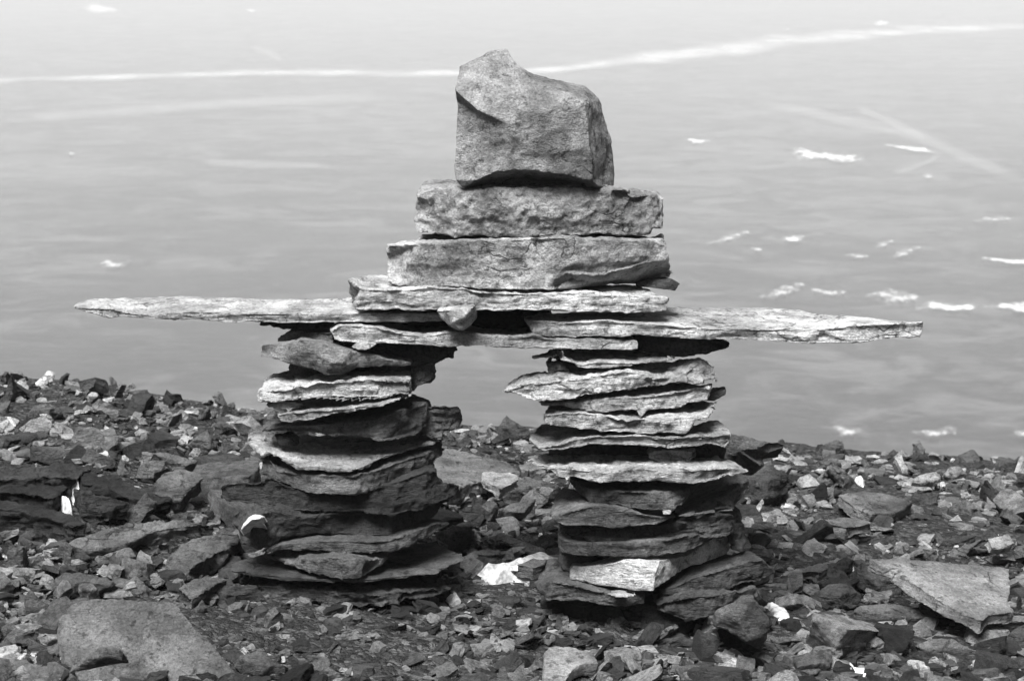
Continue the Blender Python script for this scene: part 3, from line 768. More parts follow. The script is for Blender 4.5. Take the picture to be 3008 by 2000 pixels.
# lower left
rock('lay', 'largest slab of the foreground, leaning grey plate at lower left with a dark notch',
     Z7((450, 960), (560, 840), (680, 805), (860, 800), (1000, 812), (1180, 824), (1350, 828), (1450, 955), (1600, 1120), (1720, 1260), (1830, 1400), (1860, 1500), (640, 1500), (560, 1340), (500, 1300), (450, 1090)),
     'the largest slab', h_near=.0, h_far=.14, thick=.04, tone=0.15, amp=.7, strata=.3)
rock('lump', 'flat wedge of rock lying across the notch of the largest slab at lower left',
     Z7((520, 1365), (640, 1270), (780, 1175), (930, 1188), (972, 1240), (940, 1300), (800, 1310), (640, 1345)), inner=[Z7((640, 1300, -.6), (800, 1235, -1.0), (925, 1195, -.6)), Z7((800, 1235, -1.0), (940, 1285, -.7))], tone=0.096, dep=.1, amp=.6, y=-1.17)
rock('lump', 'pale lichen spotted rock in the bottom left corner', Z7((-60, 1300), (0, 1268), (190, 1282), (250, 1320), (430, 1288), (520, 1350), (610, 1445), (600, 1540), (-60, 1540)), 'the pale corner rock', tone=0.199, dep=.2, amp=.8, lean=.4)
rock('lump', 'round topped grey rock behind the largest slab, lower left', Z7((740, 815), (800, 755), (850, 702), (960, 680), (1040, 635), (1110, 690), (1140, 760), (1135, 815)), tone=0.112, dep=.16, lean=.3)
rock('lump', 'bulky rough boulder just left of the left leg', Z7((1222, 615), (1290, 500), (1370, 400), (1480, 335), (1700, 298), (1830, 292), (1850, 360), (1790, 420), (1770, 500), (1720, 570), (1560, 640), (1420, 690), (1300, 670)),
     'the left boulder', inner=[Z7((1300, 560, -.4), (1420, 420, -.3), (1600, 350, -.2), (1760, 380, -.2)), Z7((1420, 680, -1.0), (1480, 560, -1.1), (1640, 470, -.9), (1760, 420, -.4))], tone=0.096, dep=.3, amp=1.5, lean=.35)
rock('lay', 'long flat slab with a thin shadowed right edge, left of the left leg', Z7((500, 390), (600, 340), (720, 305), (920, 240), (1130, 215), (1350, 200), (1575, 214), (1560, 250), (1380, 262), (1200, 290), (1090, 330), (1000, 380), (860, 420), (650, 430)),
     'the long flat slab at left', h_near=.04, h_far=.09, thick=.04, tone=0.128, amp=1.0)
rock('lump', 'steep tent shaped rock leaning on the long flat slab', Z7((880, 395), (960, 295), (1060, 350), (1225, 450), (1165, 495), (1050, 470), (930, 420)), inner=[Z7((960, 298, -.2), (1040, 370, -.6), (1160, 485, -.8))], tone=0.112, dep=.12)
rock('lump', 'pale rounded block between the tent shaped rock and the small pale cube', Z7((765, 505), (860, 445), (960, 402), (1020, 410), (1052, 490), (960, 555), (850, 580)), tone=0.180, dep=.12, amp=.7)
rock('lump', 'dark pyramid shaped rock at left, in front of the long flat slab', Z7((370, 470), (440, 420), (500, 358), (570, 400), (700, 490), (640, 530), (420, 580)), inner=[Z7((500, 360, -.2), (540, 450, -1.0), (560, 550, -1.0))], tone=0.080, dep=.14)
rock('lump', 'small pale cube shaped stone among dark rocks at left', Z7((540, 503), (600, 500), (675, 528), (665, 612), (600, 608), (545, 600)), tone=0.228, dep=.07, amp=.4, voxel=.004)
rock('lump', 'upright rectangular block at the left edge', Z7((20, 612), (40, 500), (60, 392), (130, 380), (195, 396), (190, 500), (180, 615), (100, 618)), 'the upright block at the left edge', tone=0.104, dep=.1, amp=.6)
rock('lump', 'dark humped rock above the upright block at the left edge', Z7((20, 400), (120, 350), (200, 300), (265, 270), (340, 300), (350, 350), (330, 420), (200, 420)), tone=0.080, dep=.16)
rock('lump', 'angular dark rock with a pitted top, left foreground', Z7((375, 700), (420, 640), (500, 605), (680, 612), (800, 640), (880, 690), (800, 795), (640, 800), (500, 840), (420, 780)), inner=[Z7((430, 700, -.5), (560, 680, -.7), (700, 690, -.7), (860, 700, -.3)), Z7((560, 680, -.7), (540, 780, -1.0))], tone=0.084, dep=.16, amp=1.2)
rock('lump', 'dark shark fin shaped rock at the left side of the foreground', Z7((175, 820), (200, 770), (235, 732), (290, 800), (360, 870), (350, 1000), (200, 990)), inner=[Z7((235, 735, -.2), (240, 840, -.8), (230, 980, -.9))], tone=0.068, dep=.12)
rock('lay', 'grey flat rock sloping toward the left leg, in front of the boulder', Z7((1370, 740), (1480, 655), (1600, 632), (1770, 655), (1680, 700), (1560, 775), (1480, 825)), h_near=.03, h_far=.07, thick=.03, tone=0.112)
rock('lump', 'dark squared rock touching the foot of the left leg', Z7((1560, 775), (1660, 712), (1800, 705), (1975, 700), (2050, 820), (1900, 850), (1720, 880), (1590, 845)), tone=0.052, dep=.16)
rock('lump', 'thin upright shard right of the peak of the largest slab', Z7((1420, 930), (1500, 870), (1560, 810), (1590, 870), (1540, 950), (1450, 960)), tone=0.104, dep=.07, voxel=.004, amp=.5)
rock('lump', 'smooth humped rock on the gravel right of the largest slab', Z7((1780, 1300), (1850, 1240), (1990, 1195), (2080, 1235), (2120, 1300), (2205, 1320), (2190, 1420), (2080, 1450), (1950, 1420), (1800, 1345)), tone=0.120, dep=.14, amp=.7)
rock('lump', 'low grey stone by the bottom edge between the legs', Z7((2220, 1380), (2360, 1300), (2480, 1270), (2560, 1330), (2640, 1400), (2600, 1470), (2240, 1450)), tone=0.120, dep=.14, amp=.7)
rock('lump', 'knobbly stone on gravel beside the largest slab', Z7((1640, 1140), (1700, 1090), (1850, 1075), (1930, 1110), (1860, 1180), (1700, 1185)), tone=0.112, dep=.1)
# dark outcrop at the left
rock('lay', 'upper dark ledge of the layered outcrop at the left edge', Z6((-60, 930), (150, 880), (330, 900), (540, 880), (700, 895), (780, 930), (640, 1010), (400, 1000), (200, 1030), (-60, 1010)), 'the dark layered outcrop', h_near=.08, h_far=.1, thick=.09, tone=0.040, amp=1.6, strata=1.5)
rock('lay', 'dark tilted ledge running down to the right from the outcrop', Z6((640, 930), (760, 905), (850, 985), (960, 980), (1150, 1075), (1300, 1130), (1440, 1190), (1290, 1235), (1120, 1190), (900, 1100), (700, 1060)), h_near=.05, h_far=.09, thick=.07, tone=0.026, amp=1.5, strata=1.5)
rock('lay', 'thin dark ledge between the two snow patches at left', Z6((610, 1105), (720, 1115), (820, 1150), (960, 1180), (1095, 1215), (950, 1235), (800, 1225), (690, 1205), (680, 1160)), h_near=.06, h_far=.07, thick=.05, tone=0.040, amp=1.4, strata=1.4)
rock('lay', 'middle dark ledge of the layered outcrop', Z6((-60, 1080), (180, 1050), (420, 1060), (590, 1070), (500, 1150), (440, 1180), (200, 1130), (-60, 1130)), h_near=.07, h_far=.09, thick=.07, tone=0.026, amp=1.7, strata=1.6)
rock('lay', 'lowest dark ledge of the layered outcrop, at the left edge', Z6((-60, 1180), (150, 1200), (340, 1245), (500, 1270), (720, 1370), (740, 1400), (600, 1420), (400, 1340), (200, 1290), (-60, 1260)), h_near=.07, h_far=.08, thick=.09, tone=0.026, amp=1.6, strata=1.6)
rock('lump', 'dark block with a ragged crest below the outcrop ledges', Z6((1000, 1400), (1005, 1300), (1080, 1265), (1165, 1238), (1230, 1280), (1360, 1360), (1250, 1395)), tone=0.060, dep=.16)
rock('lay', 'broad mottled flat rock left of the left leg, midway back', Z6((1285, 1040), (1370, 960), (1500, 930), (1640, 950), (1730, 990), (1620, 1090), (1520, 1200), (1400, 1190), (1280, 1130)), 'the broad mottled rock', h_near=.05, h_far=.1, thick=.05, tone=0.120)
rock('lump', 'chunky grey rock with a vertical crack, left middle distance', Z6((1130, 1010), (1160, 900), (1185, 848), (1290, 850), (1400, 862), (1425, 920), (1330, 990), (1290, 1060)), tone=0.112, dep=.16)
rock('lump', 'grey rock block with a sloping top beside the cracked rock', Z6((950, 1000), (970, 900), (1010, 850), (1060, 880), (1100, 1000), (1040, 1010)), tone=0.104, dep=.12)
rock('lump', 'large grey trapezoid rock in the left middle distance', Z6((572, 750), (600, 650), (625, 580), (720, 575), (835, 590), (920, 650), (1005, 700), (900, 760), (720, 760)), 'the grey trapezoid rock', inner=[Z6((640, 600, -.4), (820, 615, -.4), (980, 705, -.5))], tone=0.108, dep=.18, lean=.6)
rock('lump', 'grey pointed slab in front of the trapezoid rock', Z6((535, 865), (570, 765), (640, 755), (715, 835), (620, 870)), tone=0.112, dep=.1)
rock('lump', 'bright white chip of stone standing at left, between grey rocks', Z6((1422, 740), (1428, 674), (1500, 680), (1565, 722), (1500, 758)), tone=0.399, dep=.06, amp=.3, voxel=.004, strata=.2)
rock('lump', 'grey angular rock leaning right of the bright white chip', Z6((1560, 730), (1650, 660), (1745, 588), (1790, 680), (1810, 740), (1740, 810), (1690, 820)), tone=0.120, dep=.14)
rock('lump', 'smooth dark lens shaped rock on the left slope near the left leg', Z6((1755, 580), (1850, 520), (1930, 560), (1995, 605), (1880, 665), (1780, 650)), tone=0.096, dep=.12, amp=.6)
rock('lump', 'long thin grey slab edge beside the left leg, on the left slope', Z6((1640, 520), (1720, 400), (1760, 420), (1700, 540)), tone=0.162, dep=.08, amp=.6)
rock('lump', 'rounded dark boulder on the upper left slope', Z6((225, 490), (290, 400), (410, 378), (480, 420), (525, 462), (430, 525), (260, 520)), 'the rounded dark boulder', tone=0.096, dep=.18, amp=.7)
rock('lump', 'dark upright post like rock at the far left edge', Z6((30, 400), (50, 280), (60, 190), (104, 128), (110, 260), (105, 350), (80, 405)), 'the upright rock at the far left', tone=0.060, dep=.12, amp=.6)
rock('lump', 'dark capped rock at the left edge on the skyline', Z6((-40, 230), (-10, 180), (40, 102), (85, 120), (75, 190), (10, 240)), tone=0.080, dep=.14)
rock('lump', 'black stump like rock on the left skyline slope', Z6((1345, 385), (1370, 310), (1395, 258), (1435, 300), (1515, 302), (1535, 385)), 'the black stump like rock', tone=0.036, dep=.14, amp=.6)
rock('lump', 'pale crumpled rock midway up the left slope', Z6((1095, 665), (1130, 610), (1170, 582), (1240, 600), (1270, 665), (1180, 680)), tone=0.209, dep=.12)
rock('lay', 'flat pale slab in front of the bright white chip', Z6((1270, 800), (1400, 790), (1540, 830), (1670, 860), (1560, 910), (1400, 850)), h_near=.04, h_far=.07, tone=0.190)
# between and behind the legs
rock('lay', 'wide grey sheet of rock behind the left leg, seen between the legs', ZM((60, 560), (180, 420), (265, 300), (400, 320), (560, 365), (770, 415), (860, 480), (720, 500), (560, 560), (420, 590), (300, 640)), 'the wide grey sheet', h_near=.06, h_far=.1, thick=.05, tone=0.128)
rock('lay', 'bright white slab lying between the legs', ZM((562, 490), (640, 478), (725, 492), (780, 488), (865, 525), (800, 575), (700, 610), (640, 580), (570, 545)), 'the bright white slab', h_near=.1, h_far=.11, thick=.03, tone=0.456, voxel=.0045)
rock('lump', 'peaked crest rock on the skyline between the legs', ZM((682, 255), (690, 130), (752, 48), (800, 90), (925, 150), (935, 240), (800, 275)), 'the peaked skyline rock', tone=0.104, dep=.25, amp=.8)
rock('lump', 'bumpy grey boulder between the legs, behind the right leg', ZM((700, 655), (780, 590), (900, 528), (1050, 550), (1180, 600), (1120, 690), (960, 740), (760, 740)), tone=0.112, dep=.2)
rock('lay', 'flat striped grey stone in the middle of the gap between the legs', ZM((690, 775), (800, 720), (950, 690), (985, 700), (900, 800), (760, 790)), h_near=.05, h_far=.08, tone=0.171)
rock('lump', 'long squared stone bar pointing toward the right leg, between the legs', ZM((648, 1065), (660, 985), (710, 946), (900, 1020), (1060, 1080), (1160, 1135), (1000, 1145), (840, 1080), (740, 1040)), inner=[ZM((670, 1000, -.6), (730, 1030, -1.0), (900, 1100, -.9), (1050, 1140, -.6)), ZM((710, 950, -.2), (860, 1030, -.5), (1100, 1130, -.5))], tone=0.180, dep=.12, amp=.7, strata=1)
rock('lay', 'thin pale slab lying near the left leg, between the legs', ZM((448, 1105), (580, 1065), (720, 1075), (820, 1085), (760, 1110), (600, 1125)), h_near=.03, h_far=.04, thick=.03, tone=0.209, voxel=.0042)
rock('lay', 'small squared grey tile on snow between the legs', ZM((825, 1190), (955, 1138), (1065, 1165), (1050, 1195), (960, 1215)), h_near=.05, h_far=.055, thick=.035, tone=0.190, voxel=.0042)
rock('lump', 'dark porous boulder against the left leg, between the legs', ZM((180, 1050), (230, 940), (390, 880), (500, 940), (565, 1060), (480, 1110), (300, 1100)), 'the porous boulder', tone=0.072, dep=.2, amp=1.6)
rock('lump', 'crusty dark rock edged with snow, right foot of the left leg', ZM((400, 1220), (440, 1150), (600, 1130), (710, 1170), (690, 1260), (640, 1290), (480, 1250)), tone=0.056, dep=.14, amp=1.5)
rock('lump', 'large grey slanting rock standing behind the right leg', W5((1640, 440), (1700, 150), (1800, 95), (1950, 125), (2150, 160), (2262, 172), (2265, 215), (2130, 260), (2060, 300), (2100, 360), (1980, 430)), 'the slanting rock', y=.55, tone=0.120, dep=.22, amp=.7, belly=.05)
rock('lump', 'dark jagged boulder below the slanting rock, right of the right leg', W5((1880, 700), (1900, 480), (1960, 420), (2100, 360), (2260, 400), (2340, 520), (2280, 600), (2140, 700), (2040, 720)), tone=0.072, dep=.25, amp=1.4)
rock('lump', 'weathered boulder propped against the right foot of the right leg', Z5((1610, 995), (1660, 960), (1750, 915), (1830, 862), (1890, 850), (1965, 950), (2025, 1080), (1995, 1175), (1930, 1245), (1850, 1205), (1700, 1115), (1620, 1105)), 'the boulder at the right foot', inner=[Z5((1690, 1000, -.5), (1790, 930, -.6), (1880, 900, -.5)), Z5((1850, 1195, -1.0), (1800, 1050, -1.1), (1790, 930, -.6))], y=-.42, tone=0.100, dep=.25, amp=1.0)
rock('lump', 'layered dark hump of rock in front of the right leg', Z5((1160, 1265), (1180, 1215), (1260, 1175), (1380, 1155), (1480, 1180), (1545, 1230), (1530, 1265), (1380, 1255), (1240, 1290)), 'the layered hump', tone=0.088, dep=.14, amp=1.2, strata=2)
rock('lay', 'smooth pale plate with a scooped right side, bottom centre', Z5((368, 1275), (400, 1235), (470, 1228), (545, 1230), (640, 1258), (725, 1280), (768, 1355), (660, 1362), (590, 1395), (545, 1450), (520, 1500), (500, 1580), (360, 1580)), 'the smooth pale plate', h_near=.02, h_far=.06, thick=.035, tone=0.257, amp=.35, strata=.2)
rock('lump', 'small knobbly pale stone near the layered hump', Z5((980, 1250), (1030, 1240), (1105, 1255), (1110, 1300), (1060, 1310)), tone=0.162, dep=.07, voxel=.004)
# right
rock('lay', 'large pale triangular slab resting tilted on rocks at right', Z8((738, 815), (900, 812), (1100, 830), (1400, 850), (1605, 870), (1605, 980), (1592, 1080), (1640, 1145), (1480, 1160), (1440, 1195), (1320, 1160), (1150, 1060), (1000, 960), (860, 880)), 'the large pale triangular slab', h_near=.09, h_far=.15, thick=.035, tone=0.223, amp=.4, strata=.5)
rock('lump', 'grey block under the left corner of the triangular slab', Z8((645, 985), (655, 880), (690, 835), (760, 865), (860, 930), (945, 985), (930, 1060), (760, 1040)), tone=0.096, dep=.2, amp=.7)
rock('lay', 'pale flat rock left of the triangular slab', Z8((128, 942), (240, 885), (360, 855), (480, 830), (600, 800), (560, 850), (440, 900), (380, 890), (250, 910)), h_near=.03, h_far=.06, tone=0.171)
rock('lump', 'dark overhanging rock left of the triangular slab', Z8((385, 935), (480, 870), (590, 800), (655, 830), (640, 930), (560, 985), (450, 960)), tone=0.060, dep=.18)
rock('lump', 'dark rough boulder in front of the triangular slab, right foreground', Z8((385, 1080), (420, 1010), (540, 965), (640, 980), (700, 1060), (650, 1110), (560, 1160), (420, 1130)), 'the dark rough boulder', tone=0.068, dep=.18, amp=1.4)
rock('lay', 'smooth grey slab wedged in shade under the triangular slab', Z8((645, 1130), (690, 1100), (870, 1088), (1000, 1110), (1080, 1130), (1170, 1122), (1165, 1180), (940, 1185), (760, 1150)), h_near=.03, h_far=.05, tone=0.100, amp=.5)
rock('lump', 'boat shaped rock with a pale prow in the right foreground', Z8((1010, 1352), (1090, 1320), (1180, 1298), (1260, 1310), (1385, 1382), (1300, 1420), (1220, 1435), (1090, 1410)), 'the boat shaped rock', inner=[Z8((1030, 1360, -.5), (1130, 1385, -1.0), (1225, 1370, -.9), (1370, 1385, -.3))], tone=0.128, dep=.16, amp=.6)
rock('lump', 'smooth pale egg shaped stone below the boat shaped rock', Z8((1098, 1460), (1130, 1432), (1175, 1425), (1240, 1470), (1270, 1505), (1200, 1510), (1120, 1492)), tone=0.180, dep=.1, amp=.4)
rock('lump', 'rounded rock cut by the right edge of the picture', Z8((1568, 1345), (1600, 1280), (1650, 1235), (1740, 1200), (1760, 1400), (1620, 1400)), tone=0.104, dep=.2, amp=.6)
rock('lay', 'pale topped slab touching the lower tip of the triangular slab, right edge', Z8((1465, 1175), (1500, 1150), (1600, 1158), (1700, 1162), (1760, 1165), (1750, 1205), (1600, 1200), (1500, 1195)), h_near=.06, h_far=.07, thick=.05, tone=0.209)
rock('lump', 'white topped tapering rock on the right slope', Z8((905, 392), (980, 340), (1060, 298), (1150, 278), (1195, 312), (1150, 370), (1040, 400)), 'the white topped rock', tone=0.314, dep=.2, amp=.6)
rock('lump', 'pale lumpy rock right of the white topped rock', Z8((1200, 300), (1240, 250), (1300, 250), (1340, 300), (1300, 340), (1230, 335)), tone=0.237, dep=.16)
rock('lump', 'dark fin of rock standing upright on the right slope', Z8((1000, 480), (1005, 410), (1028, 394), (1070, 450), (1112, 525), (1050, 520)), 'the dark upright fin', tone=0.064, dep=.1, amp=.5)
rock('lump', 'tall grey wedge standing near the right edge, mid slope', Z8((1290, 570), (1305, 490), (1322, 428), (1390, 490), (1465, 575), (1390, 582)), tone=0.162, dep=.14, amp=.6)
rock('lump', 'small black triangle of rock on the rim of the triangular slab', Z8((912, 815), (925, 760), (945, 722), (985, 770), (1032, 818)), tone=0.048, dep=.08, voxel=.004, amp=.6)
rock('lump', 'pale broken rock behind the black triangle', Z8((845, 800), (880, 750), (915, 712), (985, 722), (1010, 775), (990, 815)), tone=0.190, dep=.1)
rock('lay', 'pale jagged slab near the right edge behind the triangular slab', Z8((1465, 690), (1530, 672), (1600, 655), (1645, 720), (1560, 760), (1490, 750)), h_near=.06, h_far=.1, tone=0.285)
rock('lump', 'striped tilted rock pile at right, behind the triangular slab', Z8((1185, 825), (1250, 780), (1330, 730), (1440, 690), (1500, 720), (1470, 770), (1350, 800), (1260, 830)), tone=0.120, dep=.16, strata=1.6)
rock('lay', 'thin flat slab casting a dark shadow on the middle right slope', Z8((405, 588), (480, 565), (590, 558), (700, 572), (770, 595), (690, 612), (600, 622), (500, 600)), h_near=.07, h_far=.08, tone=0.128)
rock('lump', 'angular flat topped rock on small stones, right of the right leg', Z8((5, 620), (40, 592), (130, 588), (200, 640), (240, 690), (120, 680)), tone=0.096, dep=.16)
rock('lump', 'dark hooded rock on the right skyline', Z8((430, 180), (450, 130), (535, 85), (575, 95), (595, 150), (560, 190)), 'the dark hooded skyline rock', tone=0.088, dep=.2)
rock('lump', 'long leaning rock below the hooded rock on the right slope', Z8((480, 260), (500, 205), (570, 260), (640, 320), (700, 380), (640, 400), (560, 390)), tone=0.162, dep=.16)
rock('lump', 'pale upright shard left of the long leaning rock', Z8((408, 350), (440, 300), (470, 258), (500, 300), (512, 355), (470, 375)), tone=0.209, dep=.1)
rock('lay', 'flat mottled rock sheet in the middle of the right slope', Z8((540, 420), (700, 400), (880, 420), (1010, 470), (900, 530), (740, 545), (640, 490)), 'the flat mottled sheet', h_near=.04, h_far=.07, tone=0.120)
rock('lump', 'lumpy grey rock in front of the dark upright fin', Z8((860, 530), (900, 490), (990, 472), (1060, 500), (1090, 540), (980, 560)), tone=0.162, dep=.16)
# ------------------------------------------------------------------ scattered rocks and rubble
rnd = random.Random(11)
def cut_poly(seed, dims, cuts):
    """an angular broken stone: a box chopped by random planes"""
    r = random.Random(seed)
    bm = bmesh.new()
    bmesh.ops.create_cube(bm, size=1)
    for v in bm.verts: v.co = Vector((v.co.x * dims[0], v.co.y * dims[1], v.co.z * dims[2]))
    for _ in range(cuts):
        n = Vector((r.gauss(0, 1), r.gauss(0, 1), r.gauss(0, .55))).normalized()
        ext = max(v.co.dot(n) for v in bm.verts)
        p = n * ext * r.uniform(.5, .88)
        g = bm.verts[:] + bm.edges[:] + bm.faces[:]
        res = bmesh.ops.bisect_plane(bm, geom=g, plane_co=p, plane_no=n, clear_outer=True, dist=1e-5)
        ed = [e for e in res['geom_cut'] if isinstance(e, bmesh.types.BMEdge)]
        if ed: bmesh.ops.holes_fill(bm, edges=bm.edges, sides=0)
    return bm

def shape_dims(r, k):
    if k == 0: return (1, r.uniform(.55, .9), r.uniform(.12, .24))      # shard
    if k == 1: return (1, r.uniform(.6, .9), r.uniform(.4, .62))        # block
    return (1, r.uniform(.3, .5), r.uniform(.2, .38))                   # bar
KIND = {0: 'flat shard', 1: 'angular block', 2: 'long splinter'}
TEMPL, LOW = [], []
for s in range(36):
    r = random.Random(500 + s); k = (0, 1, 0, 0, 2, 0)[s % 6]
    bm = cut_poly(900 + s, shape_dims(r, k), r.randint(7, 11))
    bmesh.ops.triangulate(bm, faces=bm.faces)
    bm.verts.ensure_lookup_table(); bm.verts.index_update()
    vs = [v.co.copy() for v in bm.verts]; fs = [tuple(v.index for v in f.verts) for f in bm.faces]
    me = remesh_arrays(vs, fs, .028)
    roughen(me, 2000 + s, 1.0, .8, 3.2)
    me.name = 'rock'; me.materials.append(M_ROCK)
    TEMPL.append((k, me))
    bmesh.ops.subdivide_edges(bm, edges=bm.edges, cuts=1, use_grid_fill=True)
    bmesh.ops.triangulate(bm, faces=bm.faces)
    co = np.array([v.co[:] for v in bm.verts])
    co += (np.stack([vnoise(co * 5 + 3.1 * j + s) for j in range(3)], 1) - .5) * .13
    bm.verts.index_update()
    LOW.append((k, co, np.array([[v.index for v in f.verts] for f in bm.faces])))
    bm.free()

def rot(rx, ry, rz):
    from mathutils import Euler
    return np.array(Euler((rx, ry, rz)).to_matrix())

def in_hero(px, py, m=0):
    for (a, b, c, d, *_) in HERO:
        if a - m < px < c + m and b - m < py < d + m: return True
    return False
def on_slab(px, py):
    for (a, b, c, d, m, o) in HERO:
        if o.name.startswith('rock_slab'):
            mx, my = (c - a) * .1, (d - b) * .12
            if a + mx < px < c - mx and b + my < py < d - my * .3: return True
    return False
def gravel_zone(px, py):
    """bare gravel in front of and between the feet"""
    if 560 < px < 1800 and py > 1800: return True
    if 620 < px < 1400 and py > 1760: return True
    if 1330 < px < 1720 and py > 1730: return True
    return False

placed = []
def candidate(smin, smax, power):
    u = rnd.random()
    return smin * (smax / smin) ** (u ** power)
def pick_spot():
    # even over the picture's ground, so near and far both fill up
    while True:
        px = rnd.uniform(-260, 3270)
        top = float(np.interp(px, [c[0] for c in CREST], [c[1] for c in CREST]))
        py = top + (2080 - top) * rnd.random() ** 1.05
        if py < 2080: return px, py, top
ROCKS = []
def put(n, lo, hi, power, sink, big):
    made = 0; tries = 0
    while made < n and tries < n * 30:
        tries += 1
        px, py, top = pick_spot()
        p = on_ground(px, py)
        D = p.y + 5.5
        s = candidate(lo, hi, power)
        if big: s *= min(1, max(.4, (py - top) / 260 + .38))
        pix = s / D * F
        if big:
            if px < 490 and 1370 < py < 1600: continue
            if gravel_zone(px, py) or gravel_zone(px, py + pix * .5): continue
            if in_hero(px, py - pix * .1, pix * .22): continue
            if abs(p.x + .42) < .36 and -.35 < p.y < .5: continue
            if abs(p.x - .3) < .38 and -.4 < p.y < .5: continue
            if any((p.x - q[0]) ** 2 + (p.y - q[1]) ** 2 < (.27 * (s + q[2])) ** 2 for q in placed): continue
            placed.append((p.x, p.y, s))
        else:
            if s > .03 and on_slab(px, py): continue
            if gravel_zone(px, py) and s > .06 and rnd.random() < .8: continue
        ti = rnd.randrange(36)
        k = TEMPL[ti][0]
        steep = rnd.random() < (.2 if big else .3)
        a = R(rnd.gauss(0, 42 if steep else 14)); b = R(rnd.gauss(0, 36 if steep else 12))
        pale = rnd.random()
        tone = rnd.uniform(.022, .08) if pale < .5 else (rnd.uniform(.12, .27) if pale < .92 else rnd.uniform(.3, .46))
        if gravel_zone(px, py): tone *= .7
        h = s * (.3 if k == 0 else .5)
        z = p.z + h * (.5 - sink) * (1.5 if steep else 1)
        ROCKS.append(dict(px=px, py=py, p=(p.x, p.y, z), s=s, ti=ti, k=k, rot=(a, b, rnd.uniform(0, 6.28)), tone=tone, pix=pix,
                          sc=(rnd.uniform(.85, 1.15), rnd.uniform(.8, 1.2), rnd.uniform(.6, 1.0))))
        made += 1
put(520, .09, .25, 1.9, .2, True)
put(1900, .045, .11, 1.3, .15, False)
put(5200, .022, .06, 1.3, .1, False)
put(7000, .008, .024, 1.2, .1, False)
vis = [q for q in ROCKS if -20 < q['px'] < 3030 and q['py'] < 2040]
vis.sort(key=lambda q: -q['pix'])
solo = vis[:205]
ids = set(id(q) for q in solo)
rest = [q for q in ROCKS if id(q) not in ids]

MARKS = [((a + c) / 2, (b + d) / 2, m) for (a, b, c, d, m, o) in HERO if m]
def tone_word(t): return 'black' if t < .065 else 'dark' if t < .105 else 'grey' if t < .15 else 'light grey' if t < .24 else 'whitish'
groups = {}
for q in solo:
    best = min(MARKS, key=lambda m: math.hypot(q['px'] - m[0], 1.7 * (q['py'] - m[1])))
    dx, dy = q['px'] - best[0], 1.7 * (q['py'] - best[1])
    way = ('right of' if dx > 0 else 'left of') if abs(dx) > abs(dy) else ('in front of' if dy > 0 else 'behind')
    q['key'] = '%s %s %s %s' % (tone_word(q['tone']), KIND[q['k']], way, best[2])
    q['dist'] = math.hypot(dx, dy)
    groups.setdefault(q['key'], []).append(q)
ORD = ['nearest', 'second nearest', 'third nearest', 'fourth nearest', 'fifth nearest', 'sixth nearest', 'seventh nearest', 'eighth nearest', 'ninth nearest', 'tenth nearest']
NAME = {0: 'rock_shard', 1: 'rock', 2: 'rock_splinter'}
for key, lst in groups.items():
    lst.sort(key=lambda q: q['dist'])
    for i, q in enumerate(lst):
        o = bpy.data.objects.new(NAME[q['k']], TEMPL[q['ti']][1]); C.objects.link(o)
        o.location = q['p']; o.rotation_euler = q['rot']; o.scale = tuple(q['s'] * c for c in q['sc'])
        o.color = (q['tone'],) * 3 + (1,)
        lab = ORD[min(i, 9)] + ' big ' + key
        if len(lst) == 1: lab = 'big ' + key
        if len(lab.split()) > 16: lab = lab.replace('big ', '').replace(' nearest', '')
        tag(o, lab, 'rock', 'rocks scattered over the hilltop')

def merge(name, items, mat):
    V, Fa, T = [], [], []; n = 0
    for q in items:
        k, co, fa = LOW[q['ti']]
        Rm = rot(*q['rot'])
        c = (co * np.array(q['sc']) * q['s']) @ Rm.T + np.array(q['p'])
        V.append(c); Fa.append(fa + n); T.append(np.full(len(fa), q['tone'])); n += len(co)
    V = np.concatenate(V); Fa = np.concatenate(Fa); T = np.concatenate(T)
    me = bpy.data.meshes.new(name)
    me.vertices.add(len(V)); me.vertices.foreach_set('co', V.ravel())
    me.loops.add(Fa.size); me.loops.foreach_set('vertex_index', Fa.ravel().astype(np.int32))
    me.polygons.add(len(Fa)); me.polygons.foreach_set('loop_start', np.arange(0, Fa.size, 3, dtype=np.int32))
    me.update(calc_edges=True); me.validate(); me.shade_flat()
    at = me.attributes.new('tone', 'FLOAT', 'FACE'); at.data.foreach_set('value', T.astype(np.float32))
    return link_mesh(name, me, mat)
tag(merge('rubble', [q for q in rest if q['s'] >= .022], M_RUB), 'broken grey shale rubble covering the hilltop', 'rubble', kind='stuff')
tag(merge('gravel', [q for q in rest if q['s'] < .022], M_RUB), 'small gravel chips strewn between the rocks', 'gravel', kind='stuff')

